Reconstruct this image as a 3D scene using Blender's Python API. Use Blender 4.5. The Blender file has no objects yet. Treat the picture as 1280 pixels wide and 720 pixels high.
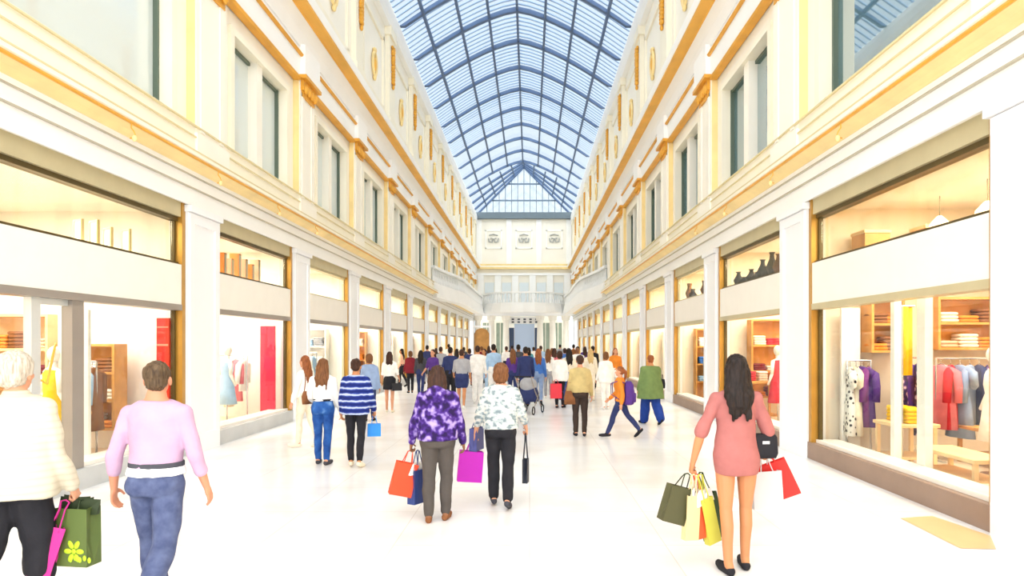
import bpy, bmesh, math, random
from mathutils import Vector, Matrix, noise
random.seed(7)
R = math.radians
SC = bpy.context.scene
COL = SC.collection
EYE = 1.85                      # camera height (m)
F = 850.0                       # focal length in pixels of the 1280 px frame
VX, VY = 662.0, 430.0           # where the arcade's lines converge
K = EYE / 1.75                  # the facade was measured with a 1.75 m eye: scale to metres
WL, WR = 5.35, 4.25             # left / right pillar faces (facade units)

def lin(h):
    h = h.lstrip('#'); o = []
    for i in (0, 2, 4):
        c = int(h[i:i+2], 16) / 255
        o.append(c / 12.92 if c <= .04045 else ((c + .055) / 1.055) ** 2.4)
    return o + [1.0]

def floor_at(px, s):
    """floor position of something whose scale is s px per metre and whose column is px"""
    Y = F / s
    return ((px - VX) / s, Y, 0)

# ------------------------------------------------------------------ materials
MATS = {}
def mat(name, col, rough=.6, metal=0., spec=.4, var=0., vscale=3., bump=0., bscale=40., emit=None, estr=0.):
    if name in MATS: return MATS[name]
    m = bpy.data.materials.new(name); m.use_nodes = True
    nt = m.node_tree; b = nt.nodes['Principled BSDF']
    c = lin(col) if isinstance(col, str) else list(col) + [1.0]
    b.inputs['Base Color'].default_value = c
    b.inputs['Roughness'].default_value = rough
    b.inputs['Metallic'].default_value = metal
    b.inputs['Specular IOR Level'].default_value = spec
    tc = nt.nodes.new('ShaderNodeTexCoord')
    if var:
        n = nt.nodes.new('ShaderNodeTexNoise'); n.inputs['Scale'].default_value = vscale; n.inputs['Detail'].default_value = 4
        nt.links.new(tc.outputs['Object'], n.inputs['Vector'])
        r = nt.nodes.new('ShaderNodeValToRGB')
        r.color_ramp.elements[0].position = .3; r.color_ramp.elements[1].position = .7
        r.color_ramp.elements[0].color = [x * (1 - var) for x in c[:3]] + [1]
        r.color_ramp.elements[1].color = [min(1, x * (1 + var * .6)) for x in c[:3]] + [1]
        nt.links.new(n.outputs['Fac'], r.inputs['Fac']); nt.links.new(r.outputs['Color'], b.inputs['Base Color'])
    if bump:
        n2 = nt.nodes.new('ShaderNodeTexNoise'); n2.inputs['Scale'].default_value = bscale; n2.inputs['Detail'].default_value = 3
        nt.links.new(tc.outputs['Object'], n2.inputs['Vector'])
        bp = nt.nodes.new('ShaderNodeBump'); bp.inputs['Strength'].default_value = bump; bp.inputs['Distance'].default_value = .02
        nt.links.new(n2.outputs['Fac'], bp.inputs['Height']); nt.links.new(bp.outputs['Normal'], b.inputs['Normal'])
    if emit:
        b.inputs['Emission Color'].default_value = lin(emit); b.inputs['Emission Strength'].default_value = estr
    MATS[name] = m
    return m

def ramp_mat(name, maker, stops, rough=.8):
    """cloth with a pattern: maker(nt, texcoord) returns the socket that drives the colour ramp"""
    if name in MATS: return MATS[name]
    m = bpy.data.materials.new(name); m.use_nodes = True
    nt = m.node_tree; b = nt.nodes['Principled BSDF']
    b.inputs['Roughness'].default_value = rough; b.inputs['Specular IOR Level'].default_value = .2
    tc = nt.nodes.new('ShaderNodeTexCoord')
    r = nt.nodes.new('ShaderNodeValToRGB')
    e = r.color_ramp.elements
    while len(e) < len(stops): e.new(.5)
    for q, (p, c) in enumerate(stops):
        e[q].position = p; e[q].color = lin(c)
    nt.links.new(maker(nt, tc), r.inputs['Fac'])
    nt.links.new(r.outputs['Color'], b.inputs['Base Color'])
    MATS[name] = m
    return m

def tex_noise(scale, detail=2, squash=None):
    def mk(nt, tc):
        n = nt.nodes.new('ShaderNodeTexNoise'); n.inputs['Scale'].default_value = scale; n.inputs['Detail'].default_value = detail
        if squash:
            mp = nt.nodes.new('ShaderNodeMapping'); mp.inputs['Scale'].default_value = squash
            nt.links.new(tc.outputs['Object'], mp.inputs['Vector']); nt.links.new(mp.outputs['Vector'], n.inputs['Vector'])
        else: nt.links.new(tc.outputs['Object'], n.inputs['Vector'])
        return n.outputs['Fac']
    return mk
def tex_voronoi(scale):
    def mk(nt, tc):
        n = nt.nodes.new('ShaderNodeTexVoronoi'); n.inputs['Scale'].default_value = scale
        nt.links.new(tc.outputs['Object'], n.inputs['Vector']); return n.outputs['Distance']
    return mk
def tex_wave(scale, axis='Z', dist=1.):
    def mk(nt, tc):
        n = nt.nodes.new('ShaderNodeTexWave'); n.bands_direction = axis
        n.inputs['Scale'].default_value = scale; n.inputs['Distortion'].default_value = dist; n.inputs['Detail Scale'].default_value = 3
        nt.links.new(tc.outputs['Object'], n.inputs['Vector']); return n.outputs['Fac']
    return mk

def glass(name, tint, refl=.08, rough=.02, body=None, bodyfac=0.):
    if name in MATS: return MATS[name]
    m = bpy.data.materials.new(name); m.use_nodes = True
    nt = m.node_tree; nt.nodes.remove(nt.nodes['Principled BSDF'])
    out = nt.nodes['Material Output']
    t = nt.nodes.new('ShaderNodeBsdfTransparent'); t.inputs['Color'].default_value = lin(tint)
    g = nt.nodes.new('ShaderNodeBsdfGlossy'); g.inputs['Roughness'].default_value = rough
    last = t
    if body:
        d = nt.nodes.new('ShaderNodeBsdfDiffuse'); d.inputs['Color'].default_value = lin(body)
        mx = nt.nodes.new('ShaderNodeMixShader'); mx.inputs[0].default_value = bodyfac
        nt.links.new(t.outputs[0], mx.inputs[1]); nt.links.new(d.outputs[0], mx.inputs[2]); last = mx
    mix = nt.nodes.new('ShaderNodeMixShader'); mix.inputs[0].default_value = refl
    nt.links.new(last.outputs[0], mix.inputs[1]); nt.links.new(g.outputs[0], mix.inputs[2])
    nt.links.new(mix.outputs[0], out.inputs['Surface'])
    MATS[name] = m
    return m

# ------------------------------------------------------------------ mesh builder
class MB:
    def __init__(s): s.v = []; s.f = []
    def add(s, vs, fs):
        o = len(s.v); s.v += [tuple(p) for p in vs]; s.f += [tuple(i + o for i in f) for f in fs]; return s
    def box(s, x0, x1, y0, y1, z0, z1):
        x0, x1 = sorted((x0, x1)); y0, y1 = sorted((y0, y1)); z0, z1 = sorted((z0, z1))
        return s.add([(x0,y0,z0),(x1,y0,z0),(x1,y1,z0),(x0,y1,z0),(x0,y0,z1),(x1,y0,z1),(x1,y1,z1),(x0,y1,z1)],
                     [(0,3,2,1),(4,5,6,7),(0,1,5,4),(1,2,6,5),(2,3,7,6),(3,0,4,7)])
    def prism(s, poly, a, b, fn):
        """poly of 2D points swept between a and b; fn(p, t) -> xyz"""
        n = len(poly)
        vs = [fn(p, a) for p in poly] + [fn(p, b) for p in poly]
        fs = [tuple(range(n))[::-1], tuple(range(n, 2*n))] + [(i, (i+1) % n, n + (i+1) % n, n + i) for i in range(n)]
        return s.add(vs, fs)
    def rings(s, rs, cap=True):
        n = len(rs[0]); vs = [p for r in rs for p in r]; fs = []
        for k in range(len(rs) - 1):
            for i in range(n):
                fs.append((k*n+i, k*n+(i+1) % n, (k+1)*n+(i+1) % n, (k+1)*n+i))
        if cap: fs.append(tuple(range(n))[::-1]); fs.append(tuple(range((len(rs)-1)*n, len(rs)*n)))
        return s.add(vs, fs)
    def ell(s, c, r, seg=14, rows=9, rot=None):
        rs = []
        for k in range(rows + 1):
            t = -math.pi/2 + math.pi * (k + .02) / (rows + .04)
            ring = []
            for i in range(seg):
                a = 2*math.pi*i/seg
                p = Vector((r[0]*math.cos(t)*math.cos(a), r[1]*math.cos(t)*math.sin(a), r[2]*math.sin(t)))
                if rot: p = rot @ p
                ring.append(p + Vector(c))
            rs.append(ring)
        return s.rings(rs)
    def tube(s, pts, rad, seg=10, flat=1.0):
        pts = [Vector(p) for p in pts]
        if not isinstance(rad, (list, tuple)): rad = [rad] * len(pts)
        rs = []
        d0 = (pts[1] - pts[0]).normalized()
        side = d0.cross(Vector((0, 1, 0)))
        if side.length < .1: side = d0.cross(Vector((1, 0, 0)))
        side.normalize()
        for i, p in enumerate(pts):
            a = pts[max(i-1, 0)]; b = pts[min(i+1, len(pts)-1)]
            d = (b - a).normalized()
            side = (side - d * side.dot(d)).normalized()
            up = d.cross(side)
            rs.append([p + side*math.cos(2*math.pi*k/seg)*rad[i] + up*math.sin(2*math.pi*k/seg)*rad[i]*flat for k in range(seg)])
        return s.rings(rs)
    def limb(s, pts, rad, seg=12):
        for i in range(len(pts) - 1):
            s.tube([pts[i], pts[i+1]], [rad[i], rad[i+1]], seg)
        for p, r in zip(pts, rad): s.ell(p, (r, r, r), seg, 8)
        return s
    def stack(s, rows, seg=24, pw=1.0):
        """rows of (z, cx, cy, rx, ry)"""
        rs = []
        for z, cx, cy, rx, ry in rows:
            ring = []
            for k in range(seg):
                a = 2*math.pi*k/seg; c, q = math.cos(a), math.sin(a)
                ring.append((cx + rx*math.copysign(abs(c)**pw, c), cy + ry*math.copysign(abs(q)**pw, q), z))
            rs.append(ring)
        return s.rings(rs)
    def mesh(s, name):
        me = bpy.data.meshes.new(name); me.from_pydata(s.v, [], s.f)
        bm = bmesh.new(); bm.from_mesh(me); bmesh.ops.recalc_face_normals(bm, faces=bm.faces); bm.to_mesh(me); bm.free()
        return me
    def build(s, name, m, parent=None, smooth=False, loc=None, kind=None, bevel=0.):
        me = s.mesh(name)
        if smooth:
            for p in me.polygons: p.use_smooth = True
        o = bpy.data.objects.new(name, me); COL.objects.link(o)
        me.materials.append(m)
        if bevel:
            bv = o.modifiers.new('bevel', 'BEVEL'); bv.width = bevel; bv.segments = 2; bv.limit_method = 'ANGLE'
        if parent: o.parent = parent
        if loc: o.location = loc
        if kind: o['kind'] = kind
        return o

def tag(o, label, cat, group=None):
    o['label'] = label; o['category'] = cat
    if group: o['group'] = group
    return o
def thing(name, label, cat, loc=(0,0,0), rz=0., group=None):
    o = bpy.data.objects.new(name, None); COL.objects.link(o); o.empty_display_size = .1
    o.location = loc; o.rotation_euler = (0, 0, rz)
    return tag(o, label, cat, group)
def struct_root(name, loc=(0,0,0)):
    o = bpy.data.objects.new(name, None); COL.objects.link(o); o.location = loc; o['kind'] = 'structure'; return o
def kids(o): return [c for c in COL.objects if c.parent == o]
CHILDREN = {}
def copy_tree(root, loc, rz, label, group=None):
    c = root.copy(); COL.objects.link(c); c.location = loc; c.rotation_euler = (0, 0, rz); c['label'] = label
    if group: c['group'] = group
    made = {root.name: c}
    for ch in root.children:
        d = ch.copy(); COL.objects.link(d); d.parent = c; d.matrix_parent_inverse = ch.matrix_parent_inverse.copy()
        for g in ch.children:
            e = g.copy(); COL.objects.link(e); e.parent = d
    return c
def paint(o, m):
    for sl in o.material_slots: sl.link = 'OBJECT'; sl.material = m

ORD = ['first','second','third','fourth','fifth','sixth','seventh','eighth','ninth','tenth','eleventh','twelfth','thirteenth','fourteenth','fifteenth','sixteenth','seventeenth','eighteenth']

# facade helpers: facade units, u = distance from the pillar face into the arcade
def fx(side, u): return (-WL + u) if side < 0 else (WR - u)
def fb(mb, side, u0, u1, y0, y1, z0, z1):
    return mb.box(fx(side,u0)*K, fx(side,u1)*K, y0*K, y1*K, z0*K, z1*K)
def fprof(mb, side, poly, y0, y1):
    return mb.prism(poly, y0, y1, lambda p, t: (fx(side, p[0])*K, t*K, p[1]*K))
# ------------------------------------------------------------------ palette
M_white = mat('white stone', '#f6f5f2', .55, var=.03, vscale=.8, bump=.02, bscale=8)
M_pillar = mat('white painted stone', '#f1f1f2', .45, var=.02, vscale=.6)
M_cream = mat('cream plaster', '#f6f0e2', .6, var=.04, vscale=.7, bump=.02, bscale=10)
M_cream2 = mat('cream moulding', '#f6eed9', .55, var=.04, vscale=1.1)
M_line = mat('moulding joint', '#b9b2a0', .7)
M_gold = mat('gilding', '#e3a436', .45, .15, .5, var=.12, vscale=2.5)
M_gold2 = mat('pale gilding', '#f3d898', .5, .05, .4, var=.1, vscale=2)
M_ochre = mat('ochre band', '#e9ae45', .5, .1, .4, var=.1, vscale=1.5)
M_bronze = mat('bronze frame', '#b98a3a', .35, .5, .5, var=.1, vscale=4)
M_dark = mat('dark bronze', '#5b4c28', .4, .4, .5)
M_olive = mat('olive metal head', '#c6ba94', .4, .2, .5, var=.05)
M_steel = mat('taupe steel post', '#9a928a', .35, .3, .5, var=.05)
M_kick_r = mat('brown stone plinth', '#927a6a', .5, var=.1, vscale=2.5)
M_kick_l = mat('grey stone plinth', '#bfc0bf', .5, var=.08, vscale=2.5)
M_sign = mat('cream signboard', '#f3ede2', .4, var=.02)
M_iron = mat('blue grey iron', '#52688a', .5, .2, .4, var=.08)
M_iron2 = mat('slate iron', '#65788a', .5, .2, .4, var=.08)
M_louv = mat('louvre blue', '#8fabd0', .5, .1, .4)
G_roof = glass('roof glass', '#f1f4f6', .06, .1)
G_shop = glass('shop glass', '#fbfdfb', .05, .02)
G_tran = glass('transom glass', '#f4f4ea', .14, .05)
G_upR = glass('teal window glass', '#a8d0d6', .6, .02, '#86b8c2', .5)
G_upL = glass('pale green window glass', '#e2f0ea', .2, .03, '#eef6f2', .8)
M_peach = mat('warm shop wall', '#f6e6cf', .7, var=.04)
M_shopwhite = mat('white shop wall', '#f6efe6', .7, var=.03)
M_wood = mat('honey wood', '#d99a4f', .5, var=.2, vscale=4)
M_wood2 = mat('pale wood', '#eecb98', .5, var=.15, vscale=4)
M_shopfloor = mat('shop floor', '#ecd9bd', .4, var=.06)
M_rail = mat('chrome rail', '#c9c9c9', .2, .9)
M_red = mat('red panel', '#e0211a', .4, var=.05)
M_crim = mat('crimson panel', '#dd2748', .4, var=.05)
M_black = mat('black', '#1c1b1d', .5)
SIDES = ((-1, 'left'), (1, 'right'))
PS = [0.25, 5.2, 10.45, 15.45, 20.25, 25.1, 30.0, 34.9, 39.8, 44.7, 49.6, 54.5, 59.4, 64.3]
PW = 1.05
Y0, Y1 = -.8, 66.0
PSS = {1: list(PS), -1: list(PS)}
PSS[-1][2] = 10.65
BAYSS = {k: [(v[i] + PW, v[i+1]) for i in range(len(v) - 1)] for k, v in PSS.items()}

# ------------------------------------------------------------------ floor
def floor_material():
    m = bpy.data.materials.new('polished pale marble'); m.use_nodes = True
    nt = m.node_tree; b = nt.nodes['Principled BSDF']
    tc = nt.nodes.new('ShaderNodeTexCoord')
    br = nt.nodes.new('ShaderNodeTexBrick'); br.offset = 0.
    br.inputs['Scale'].default_value = 1.0; br.inputs['Brick Width'].default_value = 1.25; br.inputs['Row Height'].default_value = 1.25
    br.inputs['Mortar Size'].default_value = .006; br.inputs['Mortar Smooth'].default_value = .3
    br.inputs['Color1'].default_value = lin('#f4f3f3'); br.inputs['Color2'].default_value = lin('#f1f0ef'); br.inputs['Mortar'].default_value = lin('#dfdbd8')
    nt.links.new(tc.outputs['Object'], br.inputs['Vector'])
    n = nt.nodes.new('ShaderNodeTexNoise'); n.inputs['Scale'].default_value = .7; n.inputs['Detail'].default_value = 6
    nt.links.new(tc.outputs['Object'], n.inputs['Vector'])
    r = nt.nodes.new('ShaderNodeValToRGB')
    r.color_ramp.elements[0].color = lin('#f5f1ed'); r.color_ramp.elements[1].color = lin('#ffffff')
    r.color_ramp.elements[0].position = .35; r.color_ramp.elements[1].position = .55
    nt.links.new(n.outputs['Fac'], r.inputs['Fac'])
    mx = nt.nodes.new('ShaderNodeMix'); mx.data_type = 'RGBA'; mx.blend_type = 'MULTIPLY'; mx.inputs[0].default_value = 1.
    nt.links.new(br.outputs['Color'], mx.inputs[6]); nt.links.new(r.outputs['Color'], mx.inputs[7])
    nt.links.new(mx.outputs[2], b.inputs['Base Color'])
    b.inputs['Roughness'].default_value = .22; b.inputs['Specular IOR Level'].default_value = .35
    return m
MB().box(-WL*K-5, WR*K+5, -5, 70.5*K, -.2, 0).build('floor', floor_material(), kind='structure')
# beige inlay beside the near right shop window
MB().add([(3.93, 7.21, .004), (4.33, 7.31, .004), (4.44, 6.55, .004), (4.2, 6.12, .004), (3.89, 6.14, .004)], [(0, 1, 2, 3, 4)]).build(
    'floor_inlay', mat('beige marble inlay', '#e0bb86', .3, var=.06), kind='structure')

# ------------------------------------------------------------------ facades
for side, sn in SIDES:
    PS, BAYS = PSS[side], BAYSS[side]
    # wall: piers behind the pilasters, spandrels, attic
    w = MB()
    fb(w, side, -.35, .0, Y0, Y1, 3.95, 5.16)
    fb(w, side, -.45, -.02, Y0, Y1, 7.45, 9.1)
    for i, ps in enumerate(PS):
        fb(w, side, -.45, -.02, ps-.42, ps+PW+.42, 5.16, 7.45)
    fb(w, side, -.4, .0, Y0, Y1, 9.1, 14.2)
    w.build('wall_' + sn, M_cream, kind='structure')
    # lower entablature (white fascias with joints)
    t = MB(); fprof(t, side, [(0,3.93),(.03,3.93),(.03,4.2),(.07,4.2),(.07,4.375),(.1,4.375),(.1,4.45),(.12,4.47),(0,4.5)], Y0, Y1)
    t.build('trim_entablature_' + sn, M_white, kind='structure')
    t = MB(); fprof(t, side, [(.02,4.193),(.074,4.193),(.074,4.207),(.02,4.207)], Y0, Y1); fprof(t, side, [(.02,4.368),(.106,4.368),(.106,4.382),(.02,4.382)], Y0, Y1)
    t.build('trim_joint_' + sn, M_line, kind='structure')
    # gilded cove and its dark gold edge
    t = MB(); fprof(t, side, [(.0,4.45),(.12,4.45),(.15,4.475),(.2,4.505),(.27,4.53),(.30,4.535),(.0,4.55)], Y0, Y1)
    t.build('trim_cove_' + sn, M_gold2, kind='structure')
    t = MB(); fprof(t, side, [(.0,4.535),(.32,4.535),(.33,4.55),(.32,4.575),(.0,4.575)], Y0, Y1)
    t.build('trim_gilded_edge_' + sn, M_gold, kind='structure')
    t = MB(); fprof(t, side, [(0,4.575),(.3,4.575),(.32,4.6),(.31,4.66),(.25,4.69),(.13,4.72),(.13,4.96),(.15,4.975),(.12,5.0),(.12,5.13),(.15,5.15),(.13,5.18),(-.3,5.2)], Y0, Y1)
    t.build('trim_sill_course_' + sn, M_cream2, kind='structure')
    t = MB(); fprof(t, side, [(.1,4.965),(.158,4.965),(.158,4.985),(.1,4.985)], Y0, Y1); fprof(t, side, [(.1,5.135),(.158,5.135),(.158,5.16),(.1,5.16)], Y0, Y1)
    fprof(t, side, [(.2,4.655),(.318,4.655),(.318,4.675),(.2,4.675)], Y0, Y1)
    t.build('trim_sill_joint_' + sn, mat('cream joint', '#d9ca9c', .6), kind='structure')
    # upper entablature: architrave, gold fillets, frieze
    t = MB(); fprof(t, side, [(-.02,7.8),(.12,7.8),(.14,7.93),(.16,8.3),(.18,8.42),(-.02,8.6)], Y0, Y1)
    for ps in PS: fb(t, side, 0, .26, ps-.02, ps+PW+.02, 7.86, 8.55)
    fprof(t, side, [(-.02,8.5),(.16,8.5),(.2,8.8),(.3,9.06),(-.02,9.06)], Y0, Y1)
    t.build('trim_frieze_' + sn, M_white, kind='structure')
    t = MB()
    cuts = [Y0] + [q for ps in PS for q in (ps-.02, ps+PW+.02)] + [Y1]
    for a, b_ in [(cuts[k], cuts[k+1]) for k in range(0, len(cuts)-1, 2)]:
        if b_ > a:
            fprof(t, side, [(.0,7.74),(.15,7.74),(.17,7.79),(.15,7.83),(0,7.83)], a, b_)
            fprof(t, side, [(.1,8.27),(.2,8.27),(.23,8.31),(.2,8.35),(.1,8.35)], a, b_)
    for ps in PS:
        fb(t, side, .0, .29, ps-.04, ps+PW+.04, 7.79, 7.87)
    t.build('trim_gilded_fillet_' + sn, M_gold, kind='structure')
    # main cornice: gilded soffit, white corona
    t = MB(); fprof(t, side, [(.0,9.06),(.3,9.06),(.33,9.09),(.56,9.09),(.57,9.14),(0,9.14)], Y0, Y1)
    t.build('trim_gilded_soffit_' + sn, M_ochre, kind='structure')
    t = MB(); fprof(t, side, [(0,9.14),(.58,9.14),(.6,9.2),(.62,9.33),(.5,9.4),(0,9.5)], Y0, Y1)
    t.build('trim_cornice_' + sn, M_white, kind='structure')
    # attic: pilaster strips, panels, parapet
    t = MB()
    for i, ps in enumerate(PS):
        fb(t, side, 0, .16, ps+.1, ps+PW-.1, 9.4, 13.6)
        fb(t, side, 0, .24, ps, ps+PW, 13.2, 13.55)
        fb(t, side, 0, .22, ps, ps+PW, 9.4, 10.2)
    for (a, b_) in BAYS:
        for q in ((a+.35, a+.5), (b_-.5, b_-.35)): fb(t, side, 0, .07, q[0], q[1], 10.3, 12.9)
        fb(t, side, 0, .07, a+.35, b_-.35, 12.75, 12.9); fb(t, side, 0, .07, a+.35, b_-.35, 10.2, 10.35)
    t.build('trim_attic_' + sn, M_cream2, kind='structure')
    t = MB(); fprof(t, side, [(0,13.5),(.2,13.5),(.28,13.7),(.3,14.0),(.25,14.25),(-.4,14.25),(-.4,14.2),(0,14.2)], Y0, Y1)
    t.build('trim_parapet_' + sn, M_white, kind='structure')
    # ground floor pillars with a sunk panel, upper pilasters with gilded capitals
    for i, ps in enumerate(PS):
        p = MB(); fb(p, side, -.3, 0, ps, ps+PW, 0, 3.95)
        fb(p, side, -.1, .03, ps+.02, ps+.17, .3, 3.66); fb(p, side, -.1, .03, ps+PW-.17, ps+PW-.02, .3, 3.66)
        fb(p, side, -.1, .031, ps+.018, ps+PW-.018, 3.66, 3.815); fb(p, side, -.1, .031, ps+.018, ps+PW-.018, .001, .3)
        pr = p.build('pillar_' + sn, M_pillar, kind='structure')
        c = MB(); fb(c, side, -.1, .07, ps-.03, ps+PW+.03, 3.825, 3.925); c.build('capital', M_pillar, pr)
        p = MB(); fb(p, side, -.015, .13, ps, ps+PW, 4.69, 7.78); fb(p, side, -.02, .17, ps-.04, ps+PW+.04, 4.68, 5.05)
        fb(p, side, .1, .15, ps+.12, ps+.26, 5.1, 7.5); fb(p, side, .1, .15, ps+PW-.26, ps+PW-.12, 5.1, 7.5)
        pr = p.build('pilaster_' + sn, M_cream, kind='structure')
        c = MB()
        for s_ in (ps-.005, ps+PW+.005): fb(c, side, -.02, .11, s_-.012, s_+.012, 4.72, 7.75)
        c.build('reveal_shading', M_gold2, pr)  # yellow shading of the pilaster reveal, painted on as a pale gold strip
        c = MB(); fb(c, side, .0, .2, ps+.06, ps+PW-.06, 7.55, 7.79); fb(c, side, 0, .17, ps+.12, ps+PW-.12, 7.42, 7.55)
        for q in range(4):
            yy = (ps + .2 + q*.215)*K; c.ell((fx(side,.2)*K, yy, 7.6*K), (.07, .09, .12), 8, 6)
        c.build('gilded_capital', M_gold, pr)
    # upper windows
    for bi, (a, b_) in enumerate(BAYS):
        wr = struct_root('window_%d' % (bi + 1 + (20 if side > 0 else 0)))
        f0, f1 = a+.42, b_-.42
        fr = MB()
        for q in ((f0-.02, f0+.13), (f1-.13, f1+.02)): fb(fr, side, -.3, .04, q[0], q[1], 5.19, 7.31)
        fb(fr, side, -.3, .042, f0-.03, f1+.03, 7.31, 7.44)
        fr.build('window_frame', M_cream2, wr)
        if bi != 1:
            mu = MB(); mid = (f0+f1)/2; fb(mu, side, -.25, -.04, mid-.14, mid+.14, 5.16, 7.35); mu.build('mullion', M_cream, wr)
        mu = MB()
        for q in (f0+.15, f1-.15): fb(mu, side, -.25, -.15, q-.03, q+.03, 5.16, 7.3)
        fb(mu, side, -.25, -.17, f0+.1, f1-.1, 7.24, 7.3)
        mu.build('sash', mat('dark green sash', '#5d6b5d', .5), wr)
        g = MB(); fb(g, side, -.24, -.22, f0+.1, f1-.1, 5.18, 7.3); g.build('pane', G_upL if side < 0 else G_upR, wr)
        g = MB(); fb(g, side, -1.4, -1.35, f0-.4, f1+.4, 5.1, 7.6); fb(g, side, -1.4, -.44, f0-.45, f0-.4, 5.1, 7.6); fb(g, side, -1.4, -.44, f1+.4, f1+.45, 5.1, 7.6)
        fb(g, side, -1.4, -.44, f0-.45, f1+.45, 7.5, 7.6); fb(g, side, -1.4, -.36, f0-.45, f1+.45, 5.05, 5.1)
        g.build('room_lining', mat('upper room', '#f2f5f3' if side < 0 else '#cfe0e3', .8), wr)
    # gilded garland drops on the attic pilasters, medallions between them
    gd = MB()
    rnd = random.Random(3)
    for k in range(11):
        zz = -k*.125; ww = .13*(1-.045*k)
        for q in range(3): gd.ell(((q-1)*ww*.8, -.05, zz+rnd.uniform(-.03,.03)), (.085, .075, .085), 7, 5)
    gd.ell((0,-.05,-1.42), (.06,.06,.1), 7, 5)
    gdm = gd.mesh('garland'); gdm.materials.append(M_gold)
    bow = MB()
    for sg in (-1, 1): bow.ell((sg*.14,-.05,.12), (.12,.06,.07), 8, 6)
    bow.ell((0,-.06,.12), (.06,.07,.06), 8, 6)
    bowm = bow.mesh('bow'); bowm.materials.append(M_gold)
    med = MB(); rings = []
    for k in range(17):
        a = 2*math.pi*k/16; rings.append(Vector((.3*math.cos(a), -.05, .42*math.sin(a))))
    med.tube(rings, .05, 8); med.ell((0,-.05,.5), (.16,.08,.1), 8, 6); med.ell((0,-.05,-.48), (.1,.07,.12), 8, 6)
    medm = med.mesh('wreath'); medm.materials.append(M_gold2)
    bos = MB(); bos.ell((0,-.03,0), (.17,.09,.25), 10, 8); bosm = bos.mesh('boss'); bosm.materials.append(M_ochre)
    for i, ps in enumerate(PS[3:13]):
        rz = R(90) if side < 0 else R(-90)
        g = thing('garland_drop', 'gilded garland drop on the %s attic wall, %s from the front' % (sn, ORD[i]), 'ornament',
                  (fx(side,.17)*K, (ps+PW/2)*K, 12.75*K), rz, 'gilded garland drops on the attic')
        for nm, me in (('garland', gdm), ('bow', bowm)):
            o = bpy.data.objects.new(nm, me); COL.objects.link(o); o.parent = g
        a, b_ = BAYS[i+3]
        g = thing('wall_medallion', 'oval wreath medallion in the %s attic panels, %s from the front' % (sn, ORD[i]), 'ornament',
                  (fx(side,.02)*K, (a+b_)/2*K, 11.3*K), rz, 'wreath medallions on the attic')
        for nm, me in (('wreath', medm), ('boss', bosm)):
            o = bpy.data.objects.new(nm, me); COL.objects.link(o); o.parent = g
    # small hooks hanging from the gilded edge
    hk = MB(); hk.tube([(0,0,0),(0,0,-.06),(0,-.03,-.1),(0,-.05,-.15),(0,-.02,-.19),(0,.02,-.2)], .009, 8)
    hkm = hk.mesh('hook'); hkm.materials.append(M_gold)
    rg = MB(); rg.ell((0,-.04,-.2), (.03,.03,.045), 10, 8); rgm = rg.mesh('drop'); rgm.materials.append(M_gold2)
    for n_, yy in enumerate((8.6, 11.0, 13.6, 16.0)):
        g = thing('cornice_hook', 'small gilt hook under the %s cornice edge, %s from the front' % (sn, ORD[n_]), 'hook',
                  (fx(side,.315)*K, yy*K, 4.54*K), R(90) if side < 0 else R(-90), 'gilt hooks under the cornice')
        for nm, me in (('hook', hkm), ('drop', rgm)):
            o = bpy.data.objects.new(nm, me); COL.objects.link(o); o.parent = g

# ------------------------------------------------------------------ glass vault
CX, HW = (WR - WL)/2, (WR + WL)/2 - .25
SPR, APX = 14.25, 16.55          # springing and ridge (facade units above floor)
def arch(t, hw=HW, apx=APX):     # t in -1..1 across
    x = abs(t)
    h = 1 - x**1.42
    return (CX + hw*t, SPR + (apx - SPR)*h)
NT = 16
TS = [-1 + 2*k/NT for k in range(NT+1)]
roof = struct_root('ceiling')
def rib_mesh(mb, y, wid, dep, hw=HW, apx=APX):
    rs = []
    for t in TS:
        x, z = arch(t, hw, apx)
        x2, z2 = arch(t, hw - dep, apx - dep)
        rs.append([(x*K,(y-wid/2)*K,z*K),(x*K,(y+wid/2)*K,z*K),(x2*K,(y+wid/2)*K,z2*K),(x2*K,(y-wid/2)*K,z2*K)])
    mb.rings(rs)
VE = 54.7
ribs = [VE - 3.1*k for k in range(18)]
for y in ribs:
    b_ = MB(); rib_mesh(b_, y, .16 if y > 33 else .2, .2); b_.build('rib', M_iron, roof)
b_ = MB()
for q in (0, .27, .53, .80):
    for s_ in ((-1, 1) if q else (1,)):
        x, z = arch(q*s_)
        b_.box((x-.05)*K, (x+.05)*K, ribs[-1]*K, VE*K, (z-.17)*K, (z-.01)*K)
b_.build('purlin', M_iron, roof)
b_ = MB()
for y in ribs[:-1]:
    for k in range(1, 8):
        yy = y - 3.1*k/8
        far = yy > 41
        if yy > 45: continue
        rib_mesh(b_, yy, .03 if far else .085, .03 if far else .04)
b_.build('louvre', M_louv, roof)
g = MB(); rs = []
for t in TS:
    x, z = arch(t); rs.append([(x*K, ribs[-1]*K, (z+.03)*K), (x*K, VE*K, (z+.03)*K), (x*K, VE*K, (z+.04)*K), (x*K, ribs[-1]*K, (z+.04)*K)])
g.rings(rs); g.build('pane', G_roof, roof)
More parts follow.
